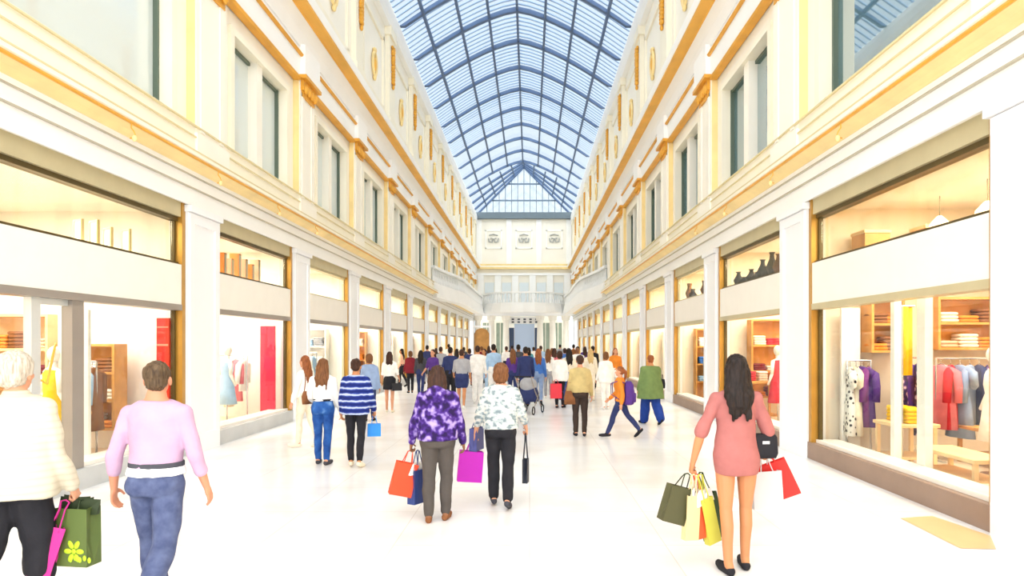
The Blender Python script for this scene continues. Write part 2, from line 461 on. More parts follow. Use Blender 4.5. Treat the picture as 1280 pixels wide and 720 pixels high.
# taller gabled end bay
GZ = 66.0; GA = 18.9
end = struct_root('ceiling_end')
def hip(y): return APX + (GA - APX)*(y - VE)/(GZ - VE)      # the ridge climbs towards the gable
for y in (57.5, 60.4, 63.2, GZ-.3):
    for s_ in (-1, 1):
        b_ = MB(); b_.tube([((CX+s_*HW)*K, y*K, SPR*K), (CX*K, y*K, hip(y)*K)], .11, 6); b_.build('rafter', M_iron, end)
for q in (.2, .4, .6, .8, 1.0):
    for s_ in ((-1, 1) if q < 1 else (1,)):
        b_ = MB(); b_.tube([((CX+s_*HW*(1-q))*K, VE*K, (SPR+(APX-SPR)*q-.05)*K), ((CX+s_*HW*(1-q))*K, GZ*K, (SPR+(GA-SPR)*q)*K)], .07, 6); b_.build('purlin', M_iron, end)
for s_ in (-1, 1):
    g = MB()
    p = [((CX+s_*HW)*K, VE*K, (SPR+.1)*K), (CX*K, VE*K, (APX+.1)*K), (CX*K, GZ*K, (GA+.1)*K), ((CX+s_*HW)*K, GZ*K, (SPR+.1)*K)]
    g.add(p + [(x, y, z+.02) for x, y, z in p], [(0,1,2,3), (7,6,5,4), (0,4,5,1), (1,5,6,2), (2,6,7,3), (3,7,4,0)])
    g.build('pane', G_roof, end)
b_ = MB()
for z in (15.6, 17.2):
    hwz = HW*(GA-z)/(GA-SPR); b_.box((CX-hwz)*K, (CX+hwz)*K, (GZ-.1)*K, GZ*K, z*K, (z+.13)*K)
for k in range(-7, 8):
    x = k*.6
    top = GA - abs(x)/HW*(GA-SPR)
    b_.box((CX+x-.03)*K, (CX+x+.03)*K, (GZ-.06)*K, GZ*K, SPR*K, top*K)
b_.build('glazing_bar', M_iron2, end)
g = MB(); g.prism([(CX-HW, SPR), (CX+HW, SPR), (CX, GA)], GZ+.02, GZ+.05, lambda p, t: (p[0]*K, t*K, p[1]*K)); g.build('gable_pane', glass('gable glass', '#f3f6f8', .05, .1), end)
b_ = MB(); b_.box((CX-HW-.3)*K, (CX+HW+.3)*K, (GZ-.5)*K, (GZ+.1)*K, 13.85*K, 14.45*K); b_.build('tie_beam', mat('slate beam', '#66747c', .5, var=.05), end)

# ------------------------------------------------------------------ far end of the arcade
XL, XR = -WL*K, WR*K
ew = MB()
ew.box(XL, XR, GZ*K, (GZ+.5)*K, 4.5*K, 13.9*K)
ew.box(XL, XR, (GZ+2.5)*K, (GZ+3)*K, 0, 4.6*K)
ew.build('wall_end', M_cream, kind='structure')
t = MB(); t.box(XL, XR, (GZ-.35)*K, GZ*K, 9.0*K, 9.2*K); t.box(XL, XR, (GZ-.2)*K, GZ*K, 9.3*K, 9.5*K); t.build('trim_end_gilding', M_gold2, kind='structure')
t = MB(); t.box(XL, XR, (GZ-.3)*K, GZ*K, 9.2*K, 9.3*K); t.box(XL, XR, (GZ-.25)*K, GZ*K, 8.4*K, 8.6*K)
for k in range(4):
    x = CX - 4.35 + k*2.9; t.box((x-.25)*K, (x+.25)*K, (GZ-.15)*K, GZ*K, 9.5*K, 13.8*K)
t.build('trim_end_wall', M_white, kind='structure')
for k in range(3):
    x = CX - 2.95 + k*2.95
    wr = thing('end_wall_medallion', 'pale plaster scroll relief high on the end wall, %s' % ('left of the three', 'middle of the three', 'right of the three')[k], 'ornament', (x*K, GZ*K, 11.9*K), 0, 'scroll reliefs on the end wall')
    q = MB(); q.box(-.85,.85,-.1,0,-.95,-.85); q.box(-.85,.85,-.1,0,.85,.95); q.box(-.85,-.75,-.1,0,-.95,.95); q.box(.75,.85,-.1,0,-.95,.95); q.build('relief_frame', M_white, wr)
    q = MB(); q.tube([(-.5,-.1,.1),(-.45,-.1,-.25),(-.15,-.1,-.3),(-.05,-.1,.05),(-.3,-.1,.1)], .07, 8); q.tube([(.5,-.1,.1),(.45,-.1,-.25),(.15,-.1,-.3),(.05,-.1,.05),(.3,-.1,.1)], .07, 8); q.tube([(-.45,-.1,.4),(0,-.1,.5),(.45,-.1,.4)], .06, 8)
    q.build('scroll', mat('grey stone', '#a9aaa6', .7), wr)

def balustrade(name, pts, z0, label, cat='balcony'):
    """white stone balcony along a polyline of (x, y) metres"""
    root = thing(name, label, cat, (0,0,0))
    s_, r_, b2 = MB(), MB(), MB()
    P = [Vector((x, y, 0)) for x, y in pts]
    def wall(mb, w, za, zb):
        rs = []
        for i, p in enumerate(P):
            d = (P[min(i+1,len(P)-1)] - P[max(i-1,0)]).normalized(); n = Vector((-d.y, d.x, 0))
            rs.append([p+n*w/2+Vector((0,0,za)), p-n*w/2+Vector((0,0,za)), p-n*w/2+Vector((0,0,zb)), p+n*w/2+Vector((0,0,zb))])
        mb.rings(rs)
    wall(s_, .5, z0-.55, z0-.3); wall(s_, .35, z0-.3, z0); wall(s_, .6, z0-.75, z0-.55); s_.build('balcony_base', M_white, root)
    wall(r_, .3, z0+.95, z0+1.1); wall(r_, .26, z0, z0+.12); r_.build('hand_rail', M_white, root)
    for i in range(len(P)-1):
        L = (P[i+1]-P[i]).length; n = max(1, int(L/.34))
        for k in range(n):
            p = P[i].lerp(P[i+1], (k+.5)/n)
            b2.tube([p+Vector((0,0,z0+q)) for q in (.1,.2,.35,.55,.75,.97)], [.07,.09,.1,.05,.05,.08], 6)
    o = b2.build('balusters', mat('grey white stone', '#eeefee', .6), root, True)
    return root
yA, yB = 39.8*K, 60.5*K
balustrade('side_balcony', [(XL+.05, yA-3), (XL+.2, yA-1), (XL+.5, yA+1.2), (XL+.85, yA+3.5), (XL+1.0, yA+6), (XL+1.0, yB-6), (XL+1.15, yB)], 5.0*K, 'white stone balcony along the far left wall')
balustrade('side_balcony', [(XR-.05, yA-3), (XR-.2, yA-1), (XR-.5, yA+1.2), (XR-.85, yA+3.5), (XR-1.0, yA+6), (XR-1.0, yB-6), (XR-1.15, yB)], 5.0*K, 'white stone balcony along the far right wall')
arc = []
for k in range(13):
    a = math.pi*(k/12); arc.append((CX*K - math.cos(a)*(HW-.9)*K, yB + 1.5 - math.sin(a)*4.2))
balustrade('bow_balcony', arc, 5.2*K, 'bow fronted white balcony across the far end over the portal')
fl = MB(); fl.add([(x, y, 4.45*K) for x, y in arc] + [(x, y, 4.7*K) for x, y in arc], [tuple(range(13)), tuple(range(13, 26))] + [(i, (i+1) % 13, 13+(i+1) % 13, 13+i) for i in range(13)])
fl.box(XL, XR, yB+1.4, (GZ+.2)*K, 4.45*K, 4.7*K)
fl.build('floor_gallery', M_white, kind='structure')
# upper screen behind the balcony: pale panels and piers
t = MB()
for k in range(6):
    x = CX + (-4.2 + k*1.68); t.box((x-.3)*K, (x+.3)*K, (GZ-.2)*K, GZ*K, 4.7*K, 8.4*K)
t.build('pillar_gallery', M_white, kind='structure')
for k in range(5):
    x = CX + (-3.36 + k*1.68)
    q = MB(); q.box((x-.45)*K, (x+.45)*K, (GZ-.06)*K, (GZ-.02)*K, 4.9*K, 7.7*K); q.build('window_%d' % (41+k), glass('gallery glass', '#c9d6da', .04, .3, '#dfe7ea', .95), kind='structure')
# ground floor portal under the balcony
YP = (GZ-1.0)*K
for k, x in enumerate((-4.4, -3.1, -1.7, 1.55, 2.75, 4.0)):
    q = MB(); xx = (CX+x)*K
    q.stack([(0,xx,YP,.42,.42),(.25,xx,YP,.42,.42),(.3,xx,YP,.33,.33),(2.3,xx,YP,.33,.33),(4.2,xx,YP,.28,.28),(4.25,xx,YP,.4,.4),(4.7,xx,YP,.46,.46)], 16)
    q.build('column', M_cream, kind='structure', smooth=False)
pt = thing('entrance_portal', 'blue glazed entrance portal below the bow balcony at the far end', 'entrance', ((CX+.05)*K, YP+.6, 0))
for sx in (-1.75, 1.05):
    q = MB(); q.box(sx,sx+.7,-.1,.1,0,3.5); q.build('side_panel', mat('navy panel', '#3f5070', .5), pt)
q = MB(); q.box(-1.02,1.02,-.05,.0,0,3.9); q.build('glazed_door', mat('pale blue glazing', '#b8cbe6', .2), pt)
q = MB(); q.box(-1.9,1.9,-.15,.1,3.9,4.6); q.build('fascia', M_white, pt)
q = MB()
for k in range(5):
    for j in range(2): q.box(-1.3+k*.6, -1.05+k*.6, -.18, -.14, 4.0+j*.28, 4.16+j*.28)
q.build('sign_marks', mat('dark sign', '#4b4f58', .5), pt)
for k, x in enumerate((-3.75, -2.4, 2.15, 3.4)):
    d_ = thing('glazed_bay', 'green grey glazed bay between the far end columns, %s from the left' % ORD[k], 'window', ((CX+x)*K, (GZ+2.4)*K, 0))
    q = MB(); q.box(-.42,.42,-.04,.0,.3,4.1); q.build('glazing', mat('green grey glazing', '#8f9a86', .3, var=.2, vscale=1.5), d_)
    q = MB(); q.box(-.55,-.42,-.1,.02,0,4.3); q.box(.42,.55,-.1,.02,0,4.3); q.box(-.42,.42,-.1,.02,4.1,4.3); q.box(-.42,.42,-.1,.02,0,.3); q.box(-.03,.03,-.08,-.03,.3,4.1); q.build('glazing_frame', M_cream2, d_)
dr = thing('wooden_door', 'brown timber door with rounded head at the far left end', 'door', (-4.6*K+.05, YP-.3, 0))
q = MB(); q.prism([(-.75,0),(.75,0),(.75,2.9),(.5,3.3),(0,3.45),(-.5,3.3),(-.75,2.9)], -.1, .1, lambda p, t: (p[0], t, p[1])); q.build('door_leaf', mat('brown timber', '#b07c3c', .5, var=.2, vscale=3), dr)
q = MB(); q.box(-.95,-.78,-.15,.15,0,3.5); q.box(.78,.95,-.15,.15,0,3.5); q.box(-.95,.95,-.15,.15,3.5,3.7); q.build('door_frame', M_white, dr)
# ------------------------------------------------------------------ shop fronts and what is behind their glass
def shop_label(sn, i):
    if sn == 'left':
        base = ['glazed shop front with grey plinth beside the camera end of the left side',
                'left shop front with a taupe steel door post and red panel behind the glass',
                'left shop front with crimson panel in the window and orange reflection bars behind its transom'][:3]
    else:
        base = ['glazed shop front with brown plinth behind the camera end of the right side',
                'right shop front nearest, blank cream signboard over rails of clothes',
                'right shop front with dark unreadable marks behind its transom and orange shelving'][:3]
    return base[i] if i < 3 else 'cream shop front with gold jambs on the %s side, %s from the front' % (sn, ORD[i-1])
U0 = -.14
def lamp(name, loc, sx, sy, power, col=(1,.83,.6)):
    l = bpy.data.lights.new(name, 'AREA'); l.shape = 'RECTANGLE'; l.size = sx; l.size_y = sy; l.energy = power; l.color = col
    o = bpy.data.objects.new(name, l); COL.objects.link(o); o.location = loc; return o
DEP = 3.0
POWER = 230
for side, sn in SIDES:
    BAYS = BAYSS[side]
    for i, (a, b_) in enumerate(BAYS):
        if i > 11: continue
        t = thing('shop_front', shop_label(sn, i), 'shop front', (fx(side,U0)*K, (a+b_)/2*K, 0), 0)
        o = Vector(t.location)
        def P(name, m, mb):
            for q, v in enumerate(mb.v): mb.v[q] = (v[0]-o.x, v[1]-o.y, v[2]-o.z)
            return mb.build(name, m, t)
        for q0, q1 in ((a, a+.1), (b_-.1, b_)):
            f = MB(); fb(f, side, U0-.05, U0+.1, q0+.002, q1-.002, .002, 3.948); P('jamb', M_bronze, f)
        f = MB()
        for q0, q1 in ((a+.1, a+.15), (b_-.15, b_-.1)): fb(f, side, U0-.055, U0+.0, q0, q1, .25, 3.75)
        fb(f, side, U0-.1, U0+.03, a+.1, b_-.1, 3.66, 3.72); fb(f, side, U0-.08, U0+.04, a+.1, b_-.1, 2.98, 3.02)
        P('inner_frame', M_dark if i < 3 else M_olive, f)
        f = MB(); fb(f, side, U0-.1, U0+.08, a+.1, b_-.1, 3.72, 3.95); P('head_rail', M_olive, f)
        f = MB(); fb(f, side, U0-.1, U0+.09, a+.04, b_-.04, 2.36, 2.98); P('signboard', M_sign, f)
        f = MB(); fb(f, side, U0-.1, U0+.1, a+.1, b_-.1, 2.27, 2.36); P('lower_rail', M_olive if side > 0 else M_steel, f)
        f = MB(); fb(f, side, U0-.04, U0-.03, a+.16, b_-.16, 3.02, 3.66); P('transom_glass', G_tran, f)
        f = MB(); fb(f, side, U0-.04, U0-.03, a+.16, b_-.16, .3, 2.27); P('display_glass', G_shop, f)
        f = MB(); fb(f, side, U0-.1, U0+.12, a, b_, 0, .25)
        P('plinth', M_kick_r if side > 0 else M_kick_l, f)
        f = MB(); fb(f, side, U0-.3, U0+.03, a+.1, b_-.1, .25, .3); P('window_sill', M_sign, f)
        if side < 0 and i == 1:
            f = MB(); fb(f, side, U0-.06, U0+.07, 8.06, 8.27, .25, 2.3); P('door_post', M_steel, f)
            f = MB(); fb(f, side, U0-.05, U0+.04, 7.44, 7.58, .25, 2.27); fb(f, side, U0-.05, U0+.02, 7.58, 8.06, 2.2, 2.27); P('door_frame', mat('silver door frame', '#cfd2d0', .3, .3), f)
            f = MB(); f.tube([(fx(side,U0+.02)*K, 7.6*K, 1.35*K),(fx(side,U0+.08)*K, 7.62*K, 1.3*K),(fx(side,U0+.08)*K, 7.75*K, 1.72*K),(fx(side,U0+.02)*K, 7.85*K, 1.75*K)], .014); P('door_handle', M_ochre, f)
        # room behind
        wm = M_peach if side > 0 else M_shopwhite
        s_ = MB(); ue = U0 - DEP
        fb(s_, side, ue-.1, ue, a-.2, b_+.2, 0, 3.95); fb(s_, side, ue, U0-.17, a-.25, a-.15, 0, 3.95); fb(s_, side, ue, U0-.17, b_+.15, b_+.25, 0, 3.95)
        s_.build('wall_shop_' + sn, wm, kind='structure')
        s_ = MB(); fb(s_, side, ue, U0-.12, a-.2, b_+.2, 3.85, 3.95); s_.build('ceiling_shop', M_shopwhite, kind='structure')
        s_ = MB(); fb(s_, side, ue, U0-.12, a-.2, b_+.2, .0, .1); s_.build('floor_shop', M_shopfloor, kind='structure')
        w_ = POWER * (1 if i < 6 else .8)
        l = lamp('shop_lamp', ((fx(side,U0-1.4))*K, (a+b_)/2*K, 3.8*K), 1.9, 3.0, w_, (1,.92,.80) if side > 0 else (1,.95,.88))

def W(side, u, y, z): return Vector((fx(side, U0-u)*K, y*K, z*K))   # u = depth behind the glass
IN = {-1: 1, 1: -1}

# --- garments
def garment_mesh(kind, seed):
    rnd = random.Random(seed); mb = MB(); rs = []
    L = {'shirt': .72, 'dress': 1.08, 'coat': .95, 'trousers': .95}[kind]
    prof = {'shirt': [(0,.05,.03),(-.03,.16,.045),(-.1,.215,.06),(-.3,.2,.07),(-.55,.2,.07),(-.72,.21,.07)],
            'dress': [(0,.05,.03),(-.03,.15,.045),(-.1,.2,.06),(-.35,.16,.06),(-.6,.2,.08),(-1.08,.27,.1)],
            'coat': [(0,.06,.03),(-.03,.17,.05),(-.1,.23,.07),(-.4,.21,.08),(-.95,.25,.1)],
            'trousers': [(0,.19,.02),(-.05,.19,.05),(-.3,.19,.06),(-.95,.15,.06)]}[kind]
    for z, rx, ry in prof:
        ring = []
        for k in range(20):
            t = 2*math.pi*k/20
            wob = 1 + (.25*math.sin(5*t+seed)+.15*math.sin(9*t+2*seed))*min(1, -z*1.1)*.5
            ring.append((rx*math.cos(t), ry*math.sin(t)*wob, z))
        rs.append(ring)
    mb.rings(rs)
    if kind != 'trousers':
        for sg in (-1, 1):
            ln = -.55 if kind != 'dress' else -.3
            mb.tube([(sg*.15,0,-.07),(sg*.235,0,-.12),(sg*.27,.01,-.3),(sg*.275,.02,ln)], [.05,.06,.055,.05], 10, 1.1)
    return mb.mesh(kind)
hg = MB(); hg.tube([(-.2,0,-.07),(-.06,0,-.0),(0,0,.02),(.06,0,0),(.2,0,-.07)], .008, 6); hg.tube([(0,0,.02),(0,0,.06),(.02,0,.085),(.0,0,.105),(-.02,0,.085)], .005, 6)
hgm = hg.mesh('hanger'); hgm.materials.append(M_rail)
GM = {}
def garment(name, kind, colour, loc, rz, label, group, cname=None):
    if kind not in GM:
        GM[kind] = garment_mesh(kind, len(GM)+2); GM[kind].materials.append(M_black)
        for p in GM[kind].polygons: p.use_smooth = True
    o = bpy.data.objects.new(name, GM[kind]); COL.objects.link(o); o.location = loc; o.rotation_euler = (0,0,rz)
    paint(o, colour); tag(o, label, 'garment', group)
    h = bpy.data.objects.new('hanger', hgm); COL.objects.link(h); h.parent = o
    return o
def cloth(name, hexv, **k): return mat('cloth ' + name, hexv, .85, spec=.15, var=k.get('var', .12), vscale=k.get('vs', 9), bump=.15, bscale=60)
CL = {n: cloth(n, h) for n, h in (('purple','#5a3a86'),('plum','#7d3f86'),('black','#2b2a2e'),('charcoal','#4a4a50'),('cream','#efe3cd'),('white','#f4f1ec'),
      ('red','#cf3344'),('rose','#e07a86'),('denim','#8ea3c6'),('navy','#343c66'),('peach','#f0b89a'),('yellow','#f2c52a'),('orange','#e58a35'),('brown','#8a5a3a'),
      ('grey','#a5a5aa'),('teal','#4f94a4'),('blue','#4a78c2'),('sky','#a9c8e6'),('mauve','#b693bd'),('maroon','#7d2530'))}
M_spot = ramp_mat('cloth black spotted', tex_voronoi(14), [(.3,'#2a2a2e'),(.42,'#f2eee8')])
M_floral0 = ramp_mat('cloth mixed floral', tex_voronoi(11), [(.25,'#e6c7cf'),(.4,'#5d3a7a'),(.6,'#33304f')])
CL['spotted'] = M_spot; CL['floral'] = M_floral0
def pxz(side, px, u):
    """how far down the arcade (facade units) something u behind the glass sits if it stands in column px"""
    X = fx(side, U0-u) if side > 0 else fx(side, U0-u)
    return F*X/(px-VX)
def rail(side, u, y0, y1, top, label, items, where, sn, across=False):
    """clothes rail along the glass (or, across, at depth y0 running back from u to y1), garments hung from it"""
    if across:
        base = W(side, (u+y1)/2, y0, .1); L = abs(y1-u)*K
    else:
        base = W(side, u, (y0+y1)/2, .1); L = (y1-y0)*K
    H = (top-.1)*K
    r = thing('clothes_rail', label, 'clothes rail', base, R(90) if across else 0)
    q = MB(); q.tube([(0,-L/2,H),(0,L/2,H)], .014, 8); q.build('rail', M_rail, r)
    for s_ in (-1, 1):
        q = MB(); q.tube([(0,s_*L/2,0.02),(0,s_*L/2,H)], .016, 8); q.build('post', M_rail, r)
        q = MB(); q.box(-.22,.22,s_*L/2-.025,s_*L/2+.025,0,.03); q.build('foot', M_rail, r)
    n = len(items)
    for k, (cn, kind) in enumerate(items):
        t_ = (k+.5)/n
        p = W(side, u+(y1-u)*t_, y0, top) if across else W(side, u, y0+(y1-y0)*t_, top)
        p.z -= .10
        rr = random.Random(k*7+int(u*10)+n)
        rz = (R(90) + R(rr.uniform(-28, 28)) + R(-40*side) * (k % 2)) if across else R(rr.uniform(-38, 38)) + (0 if k % 3 else R(50))
        garment('hanging_'+kind, kind, CL[cn], p, rz, '%s %s, %s on the rail %s' % (cn, kind, ORD[k], where), 'garments on the rail '+where)

def shelf_unit(side, u, y0, y1, h, rows, m, label, depth=.4, back=True, z0=.1, across=False):
    if across: p = W(side, (u+y1)/2, y0, z0); L = abs(y1-u)*K
    else: p = W(side, u, (y0+y1)/2, z0); L = (y1-y0)*K
    H = h*K
    t = thing('shelf_unit', label, 'shelf', p, R(90) if across else 0)
    for q0, q1 in ((-L/2, -L/2+.04), (L/2-.04, L/2)):
        q = MB(); q.box(-depth/2, depth/2, q0, q1, 0, H); q.build('side_panel', m, t)
    d = 1 if (side > 0 or across) else -1
    if back:
        q = MB(); q.box(d*depth/2, d*(depth/2-.02), -L/2+.04, L/2-.04, 0, H); q.build('back_panel', m, t)
    for k in range(rows+1):
        q = MB(); z = k*(H-.04)/rows; q.box(-depth/2+.001, depth/2-.001, -L/2+.04, L/2-.04, z, z+.04); q.build('shelf', m, t)
    return t, [z0*K + .0 + k*(H-.04)/rows + .04 for k in range(rows+1)]
def folded(side, u, y, z, cn, where, w=.3, n=3):
    q = MB()
    rr = random.Random(int(y*100)+int(z*50))
    for k in range(n):
        e = rr.uniform(-.012, .012)
        q.stack([(k*.055+.002,e,0,w/2,.15),(k*.055+.015,e,0,w/2+.015,.165),(k*.055+.04,e,0,w/2+.012,.16),(k*.055+.053,e,0,w/2-.01,.14)], 20, .35)
    p = W(side, u, y, 0); p.z = z
    o = q.build('folded_clothes', CL[cn], None, True, p)
    tag(o, '%s folded clothes stacked %s' % (cn, where), 'folded clothes', 'folded clothes in the shops')
def box_display(side, u, y, w, d, h, m, name, label, cat, z=.1):
    p = W(side, u, y, z); t = thing(name, label, cat, p, 0)
    q = MB(); q.box(-d/2, d/2, -w/2, w/2, h-.05, h); q.build('table_top', m, t, bevel=.008)
    for sx in (-1, 1):
        for sy in (-1, 1):
            q = MB(); q.box(sx*(d/2-.08), sx*(d/2-.03), sy*(w/2-.08), sy*(w/2-.03), 0, h-.05); q.build('leg', m, t)
    q = MB(); q.box(-d/2+.05, d/2-.05, -w/2+.05, w/2-.05, .12, .15); q.build('lower_shelf', m, t)
    return t
def mannequin(loc, rz, label, dress, m=None):
    t = thing('mannequin', label, 'mannequin', loc, rz)
    mm = m or mat('mannequin', '#ece4dc', .35)
    q = MB(); q.stack([(0,0,0,.17,.17),(.015,0,0,.17,.17),(.02,0,0,.02,.02),(.8,0,0,.015,.015)], 20); q.build('stand', M_rail, t)
    q = MB(); q.stack([(.7,0,0,.1,.08),(.8,0,0,.165,.115),(.92,0,0,.17,.12),(1.05,0,.0,.125,.09),(1.2,0,.01,.15,.105),(1.32,0,0,.17,.1),(1.4,0,0,.13,.07),(1.43,0,0,.05,.05),(1.5,0,.01,.045,.05)], 22)
    q.ell((0,.02,1.6),(.075,.09,.115), 16, 10)
    for s_ in (-1,1): q.limb([(s_*.17,0,1.35),(s_*.23,-.02,1.08),(s_*.22,.08,.86)], [.045,.036,.025], 10)
    q.build('torso', mm, t, True)
    q = MB(); q.stack([(.45,0,0,.25,.2),(.7,0,0,.21,.16),(.92,0,0,.185,.135),(1.05,0,0,.14,.105),(1.2,0,.01,.165,.12),(1.33,0,0,.18,.11),(1.39,0,0,.13,.08)], 26); q.build('dress', dress, t, True)
    return t

# ----- near right shop: clothes in a warm room, rails across its far wall
S = 1
def stacks(side, across, y, us, zs, cols, where, n0=2):
    for k, z in enumerate(zs):
        for j, u in enumerate(us):
            p = W(side, u, y, 0) if across else W(side, y, u, 0)
            cn = cols[(j+k) % len(cols)]
            q = MB(); w = .28; n = n0 + (j*2+k) % 3
            for i_ in range(n):
                e = .008*math.sin(i_*5+j+k)
                q.stack([(i_*.055+.002,e,0,w/2,.14),(i_*.055+.015,e,0,w/2+.015,.15),(i_*.055+.04,e,0,w/2+.012,.15),(i_*.055+.053,e,0,w/2-.01,.13)], 16, .35)
            p.z = z; o = q.build('folded_clothes', CL[cn], None, True, p)
            tag(o, '%s folded clothes, %s shelf up, %s stack, %s' % (cn, ORD[k], ORD[j], where), 'folded clothes', 'folded clothes '+where)
def screen(side, px, u, wd, z1, m, label, y=None, back=None):
    """free-standing board facing the entrance, its middle in column px"""
    yy = y or pxz(side, px, u)
    p = W(side, u, yy, .1); t = thing('display_screen', label, 'display screen', p)
    q = MB(); q.box(-wd/2, wd/2, -.03, .03, .02, (z1-.1)*K); q.build('board', m, t)
    q = MB(); q.box(-wd/2-.01, wd/2+.01, -.14, .14, 0, .04); q.build('foot', M_rail, t); return t
wh = 'in the near right shop'
FW = 10.62                       # far side wall of the first bay
t, zs = shelf_unit(S, .75, 10.38, 1.25, .85, 2, M_wood, 'small honey wood wall cabinet above the purple garments '+wh, .35, True, 1.62, True)
stacks(S, True, 10.38, (.9, 1.1), zs[:2], ('orange','brown'), 'small cabinet, near right shop')
t, zs = shelf_unit(S, 1.75, 10.38, 3.0, .8, 2, M_wood, 'wide honey wood wall cabinet above the red garments '+wh, .35, True, 1.66, True)
stacks(S, True, 10.38, (1.95, 2.25, 2.55, 2.82), zs[:2], ('peach','cream','orange','brown'), 'wide cabinet, near right shop')
rail(S, .42, 10.3, .78, 1.5, 'short chrome clothes rail closest to the gold jamb '+wh, [('spotted','dress'),('cream','dress'),('purple','coat'),('plum','coat')], 'by the gold jamb, near right shop', 'right', True)
rail(S, 1.0, 9.95, 1.45, 1.55, 'chrome clothes rail between the white posts '+wh, [('floral','coat'),('purple','coat'),('floral','dress'),('orange','shirt')], 'between the white posts, near right shop', 'right', True)
rail(S, 1.35, 9.6, 2.7, 1.55, 'long chrome clothes rail right of the white posts '+wh, [('rose','coat'),('red','coat'),('denim','dress'),('denim','coat'),('navy','coat'),('floral','dress'),('white','dress'),('white','coat'),('peach','dress'),('cream','dress')], 'right of the white posts, near right shop', 'right', True)
rail(S, .8, 6.5, 7.2, 1.45, 'chrome clothes rail beside the near pillar '+wh, [('white','dress'),('peach','coat'),('cream','shirt'),('white','shirt')], 'by the near pillar, near right shop', 'right')
for px, w_, lab in ((1120, .09, 'slim white post behind the near right shop window, nearer the gold jamb'), (1156, .17, 'wide white post in the middle of the near right shop window')):
    y = pxz(S, px, .35); p = W(S, .35, y, .1); t = thing('display_post', lab, 'post', p, 0)
    q = MB(); q.box(-.05,.05,-w_/2*K,w_/2*K,0.04,2.6*K); q.build('post', M_shopwhite, t); q = MB(); q.box(-.08,.08,-w_/2*K-.03,w_/2*K+.03,0,.04); q.build('base', M_shopwhite, t)
screen(S, 1052, .5, .3, 2.3, M_shopwhite, 'slim white board by the gold jamb '+wh, 10.38)
p = W(S, .6, pxz(S, 1128, .6), .1); t = thing('cloth_banner', 'tall yellow cloth banner between the white posts of the near right shop', 'banner', p, R(90))
q = MB(); q.tube([(0,-.17,2.28),(0,.17,2.28)], .012, 8); q.build('rod', M_rail, t)
q = MB(); rs = []
for k in range(9):
    yy = -.14 + .28*k/8; rs.append([(.02*math.sin(k*1.7)+.005, yy, 1.3), (.02*math.sin(k*1.7)+.005, yy, 2.27), (.02*math.sin(k*1.7)-.005, yy, 2.27), (.02*math.sin(k*1.7)-.005, yy, 1.3)])
q.rings(rs); q.build('banner_cloth', CL['yellow'], t, True)
q = MB(); q.tube([(0,0,.03),(0,0,2.29)], .012, 8); q.build('pole', M_rail, t)
q = MB(); q.box(-.12,.12,-.12,.12,0,.03); q.build('foot', M_rail, t)
box_display(S, .75, 9.3, .7, .6, .62, M_wood2, 'display_table', 'pale wooden display table with yellow knits in the near right shop', 'table')
for j in range(3):
    q = MB(); p = W(S, .75, 9.1+j*.2, 0); p.z = .1*K+.622
    for i_ in range(4): q.stack([(i_*.055+.002,0,0,.13,.08),(i_*.055+.02,0,0,.14,.09),(i_*.055+.053,0,0,.125,.075)], 16, .35)
    tag(q.build('folded_clothes', CL['yellow'], None, True, p), 'yellow folded knits on the pale display table, %s from the near end' % ORD[j], 'folded clothes', 'yellow knits on the pale table')
box_display(S, .7, 8.0, 1.2, .5, .4, M_wood2, 'display_bench', 'low pale wooden bench behind the near right shop window', 'table')
box_display(S, 1.9, 9.2, .9, .6, .55, M_wood, 'display_bench', 'low honey wood bench under the long rail in the near right shop', 'table')
mannequin(W(S, 1.5, 8.6, .1), R(80), 'white mannequin in a white dress before the long rail of the near right shop', CL['white'])
for k, y in enumerate((7.6, 8.6, 9.6)):
    p = W(S, 1.4, y, 3.84); t = thing('pendant_lamp', 'pale pendant lamp behind the near right transom, %s from the near pillar' % ORD[k], 'lamp', p, 0, 'pendant lamps in the near right shop')
    q = MB(); q.tube([(0,0,0),(0,0,-.3)], .008, 6); q.build('cord', M_dark, t)
    q = MB(); q.stack([(-.55,0,0,.16,.16),(-.42,0,0,.14,.14),(-.32,0,0,.05,.05),(-.3,0,0,.03,.03)], 20); q.build('lamp_shade', mat('cream shade', '#fbe6c4', .6, emit='#ffdba8', estr=.5), t, True)
    q = MB(); q.ell((0,0,-.53),(.07,.07,.06),12,8); q.build('bulb', mat('lit bulb', '#fff1d6', .5, emit='#ffe2b4', estr=3), t, True)
p = W(S, 1.7, 10.25, 2.92); t = thing('high_ledge', 'honey wood storage ledge high on the far wall of the near right shop', 'shelf', p, 0)
q = MB(); q.box(-1.2*K,1.2*K,-.3,.3,0,.08); q.build('board', M_wood2, t)
for s_ in (-1,0,1):
    q = MB(); q.prism([(.3,0),(-.15,0),(.3,-.25)], s_*1.1-.03, s_*1.1+.03, lambda p_, t_: (t_, p_[0], p_[1])); q.build('bracket', M_wood, t)
for k, (u, h) in enumerate(((.75,.42),(1.2,.3),(1.65,.5),(2.15,.4),(2.6,.46))):
    p = W(S, u, 10.25, 2.92); p.z += .08; t = thing('storage_box', 'tan carton on the high ledge of the near right shop, %s from the glass' % ORD[k], 'box', p, 0, 'cartons on the high ledge')
    q = MB(); q.box(-.2,.2,-.22,.22,0,h); q.build('carton', M_wood2 if k % 2 else M_wood, t, bevel=.01); q = MB(); q.box(-.21,.21,-.23,.23,h,h+.05); q.build('lid', M_wood2, t)

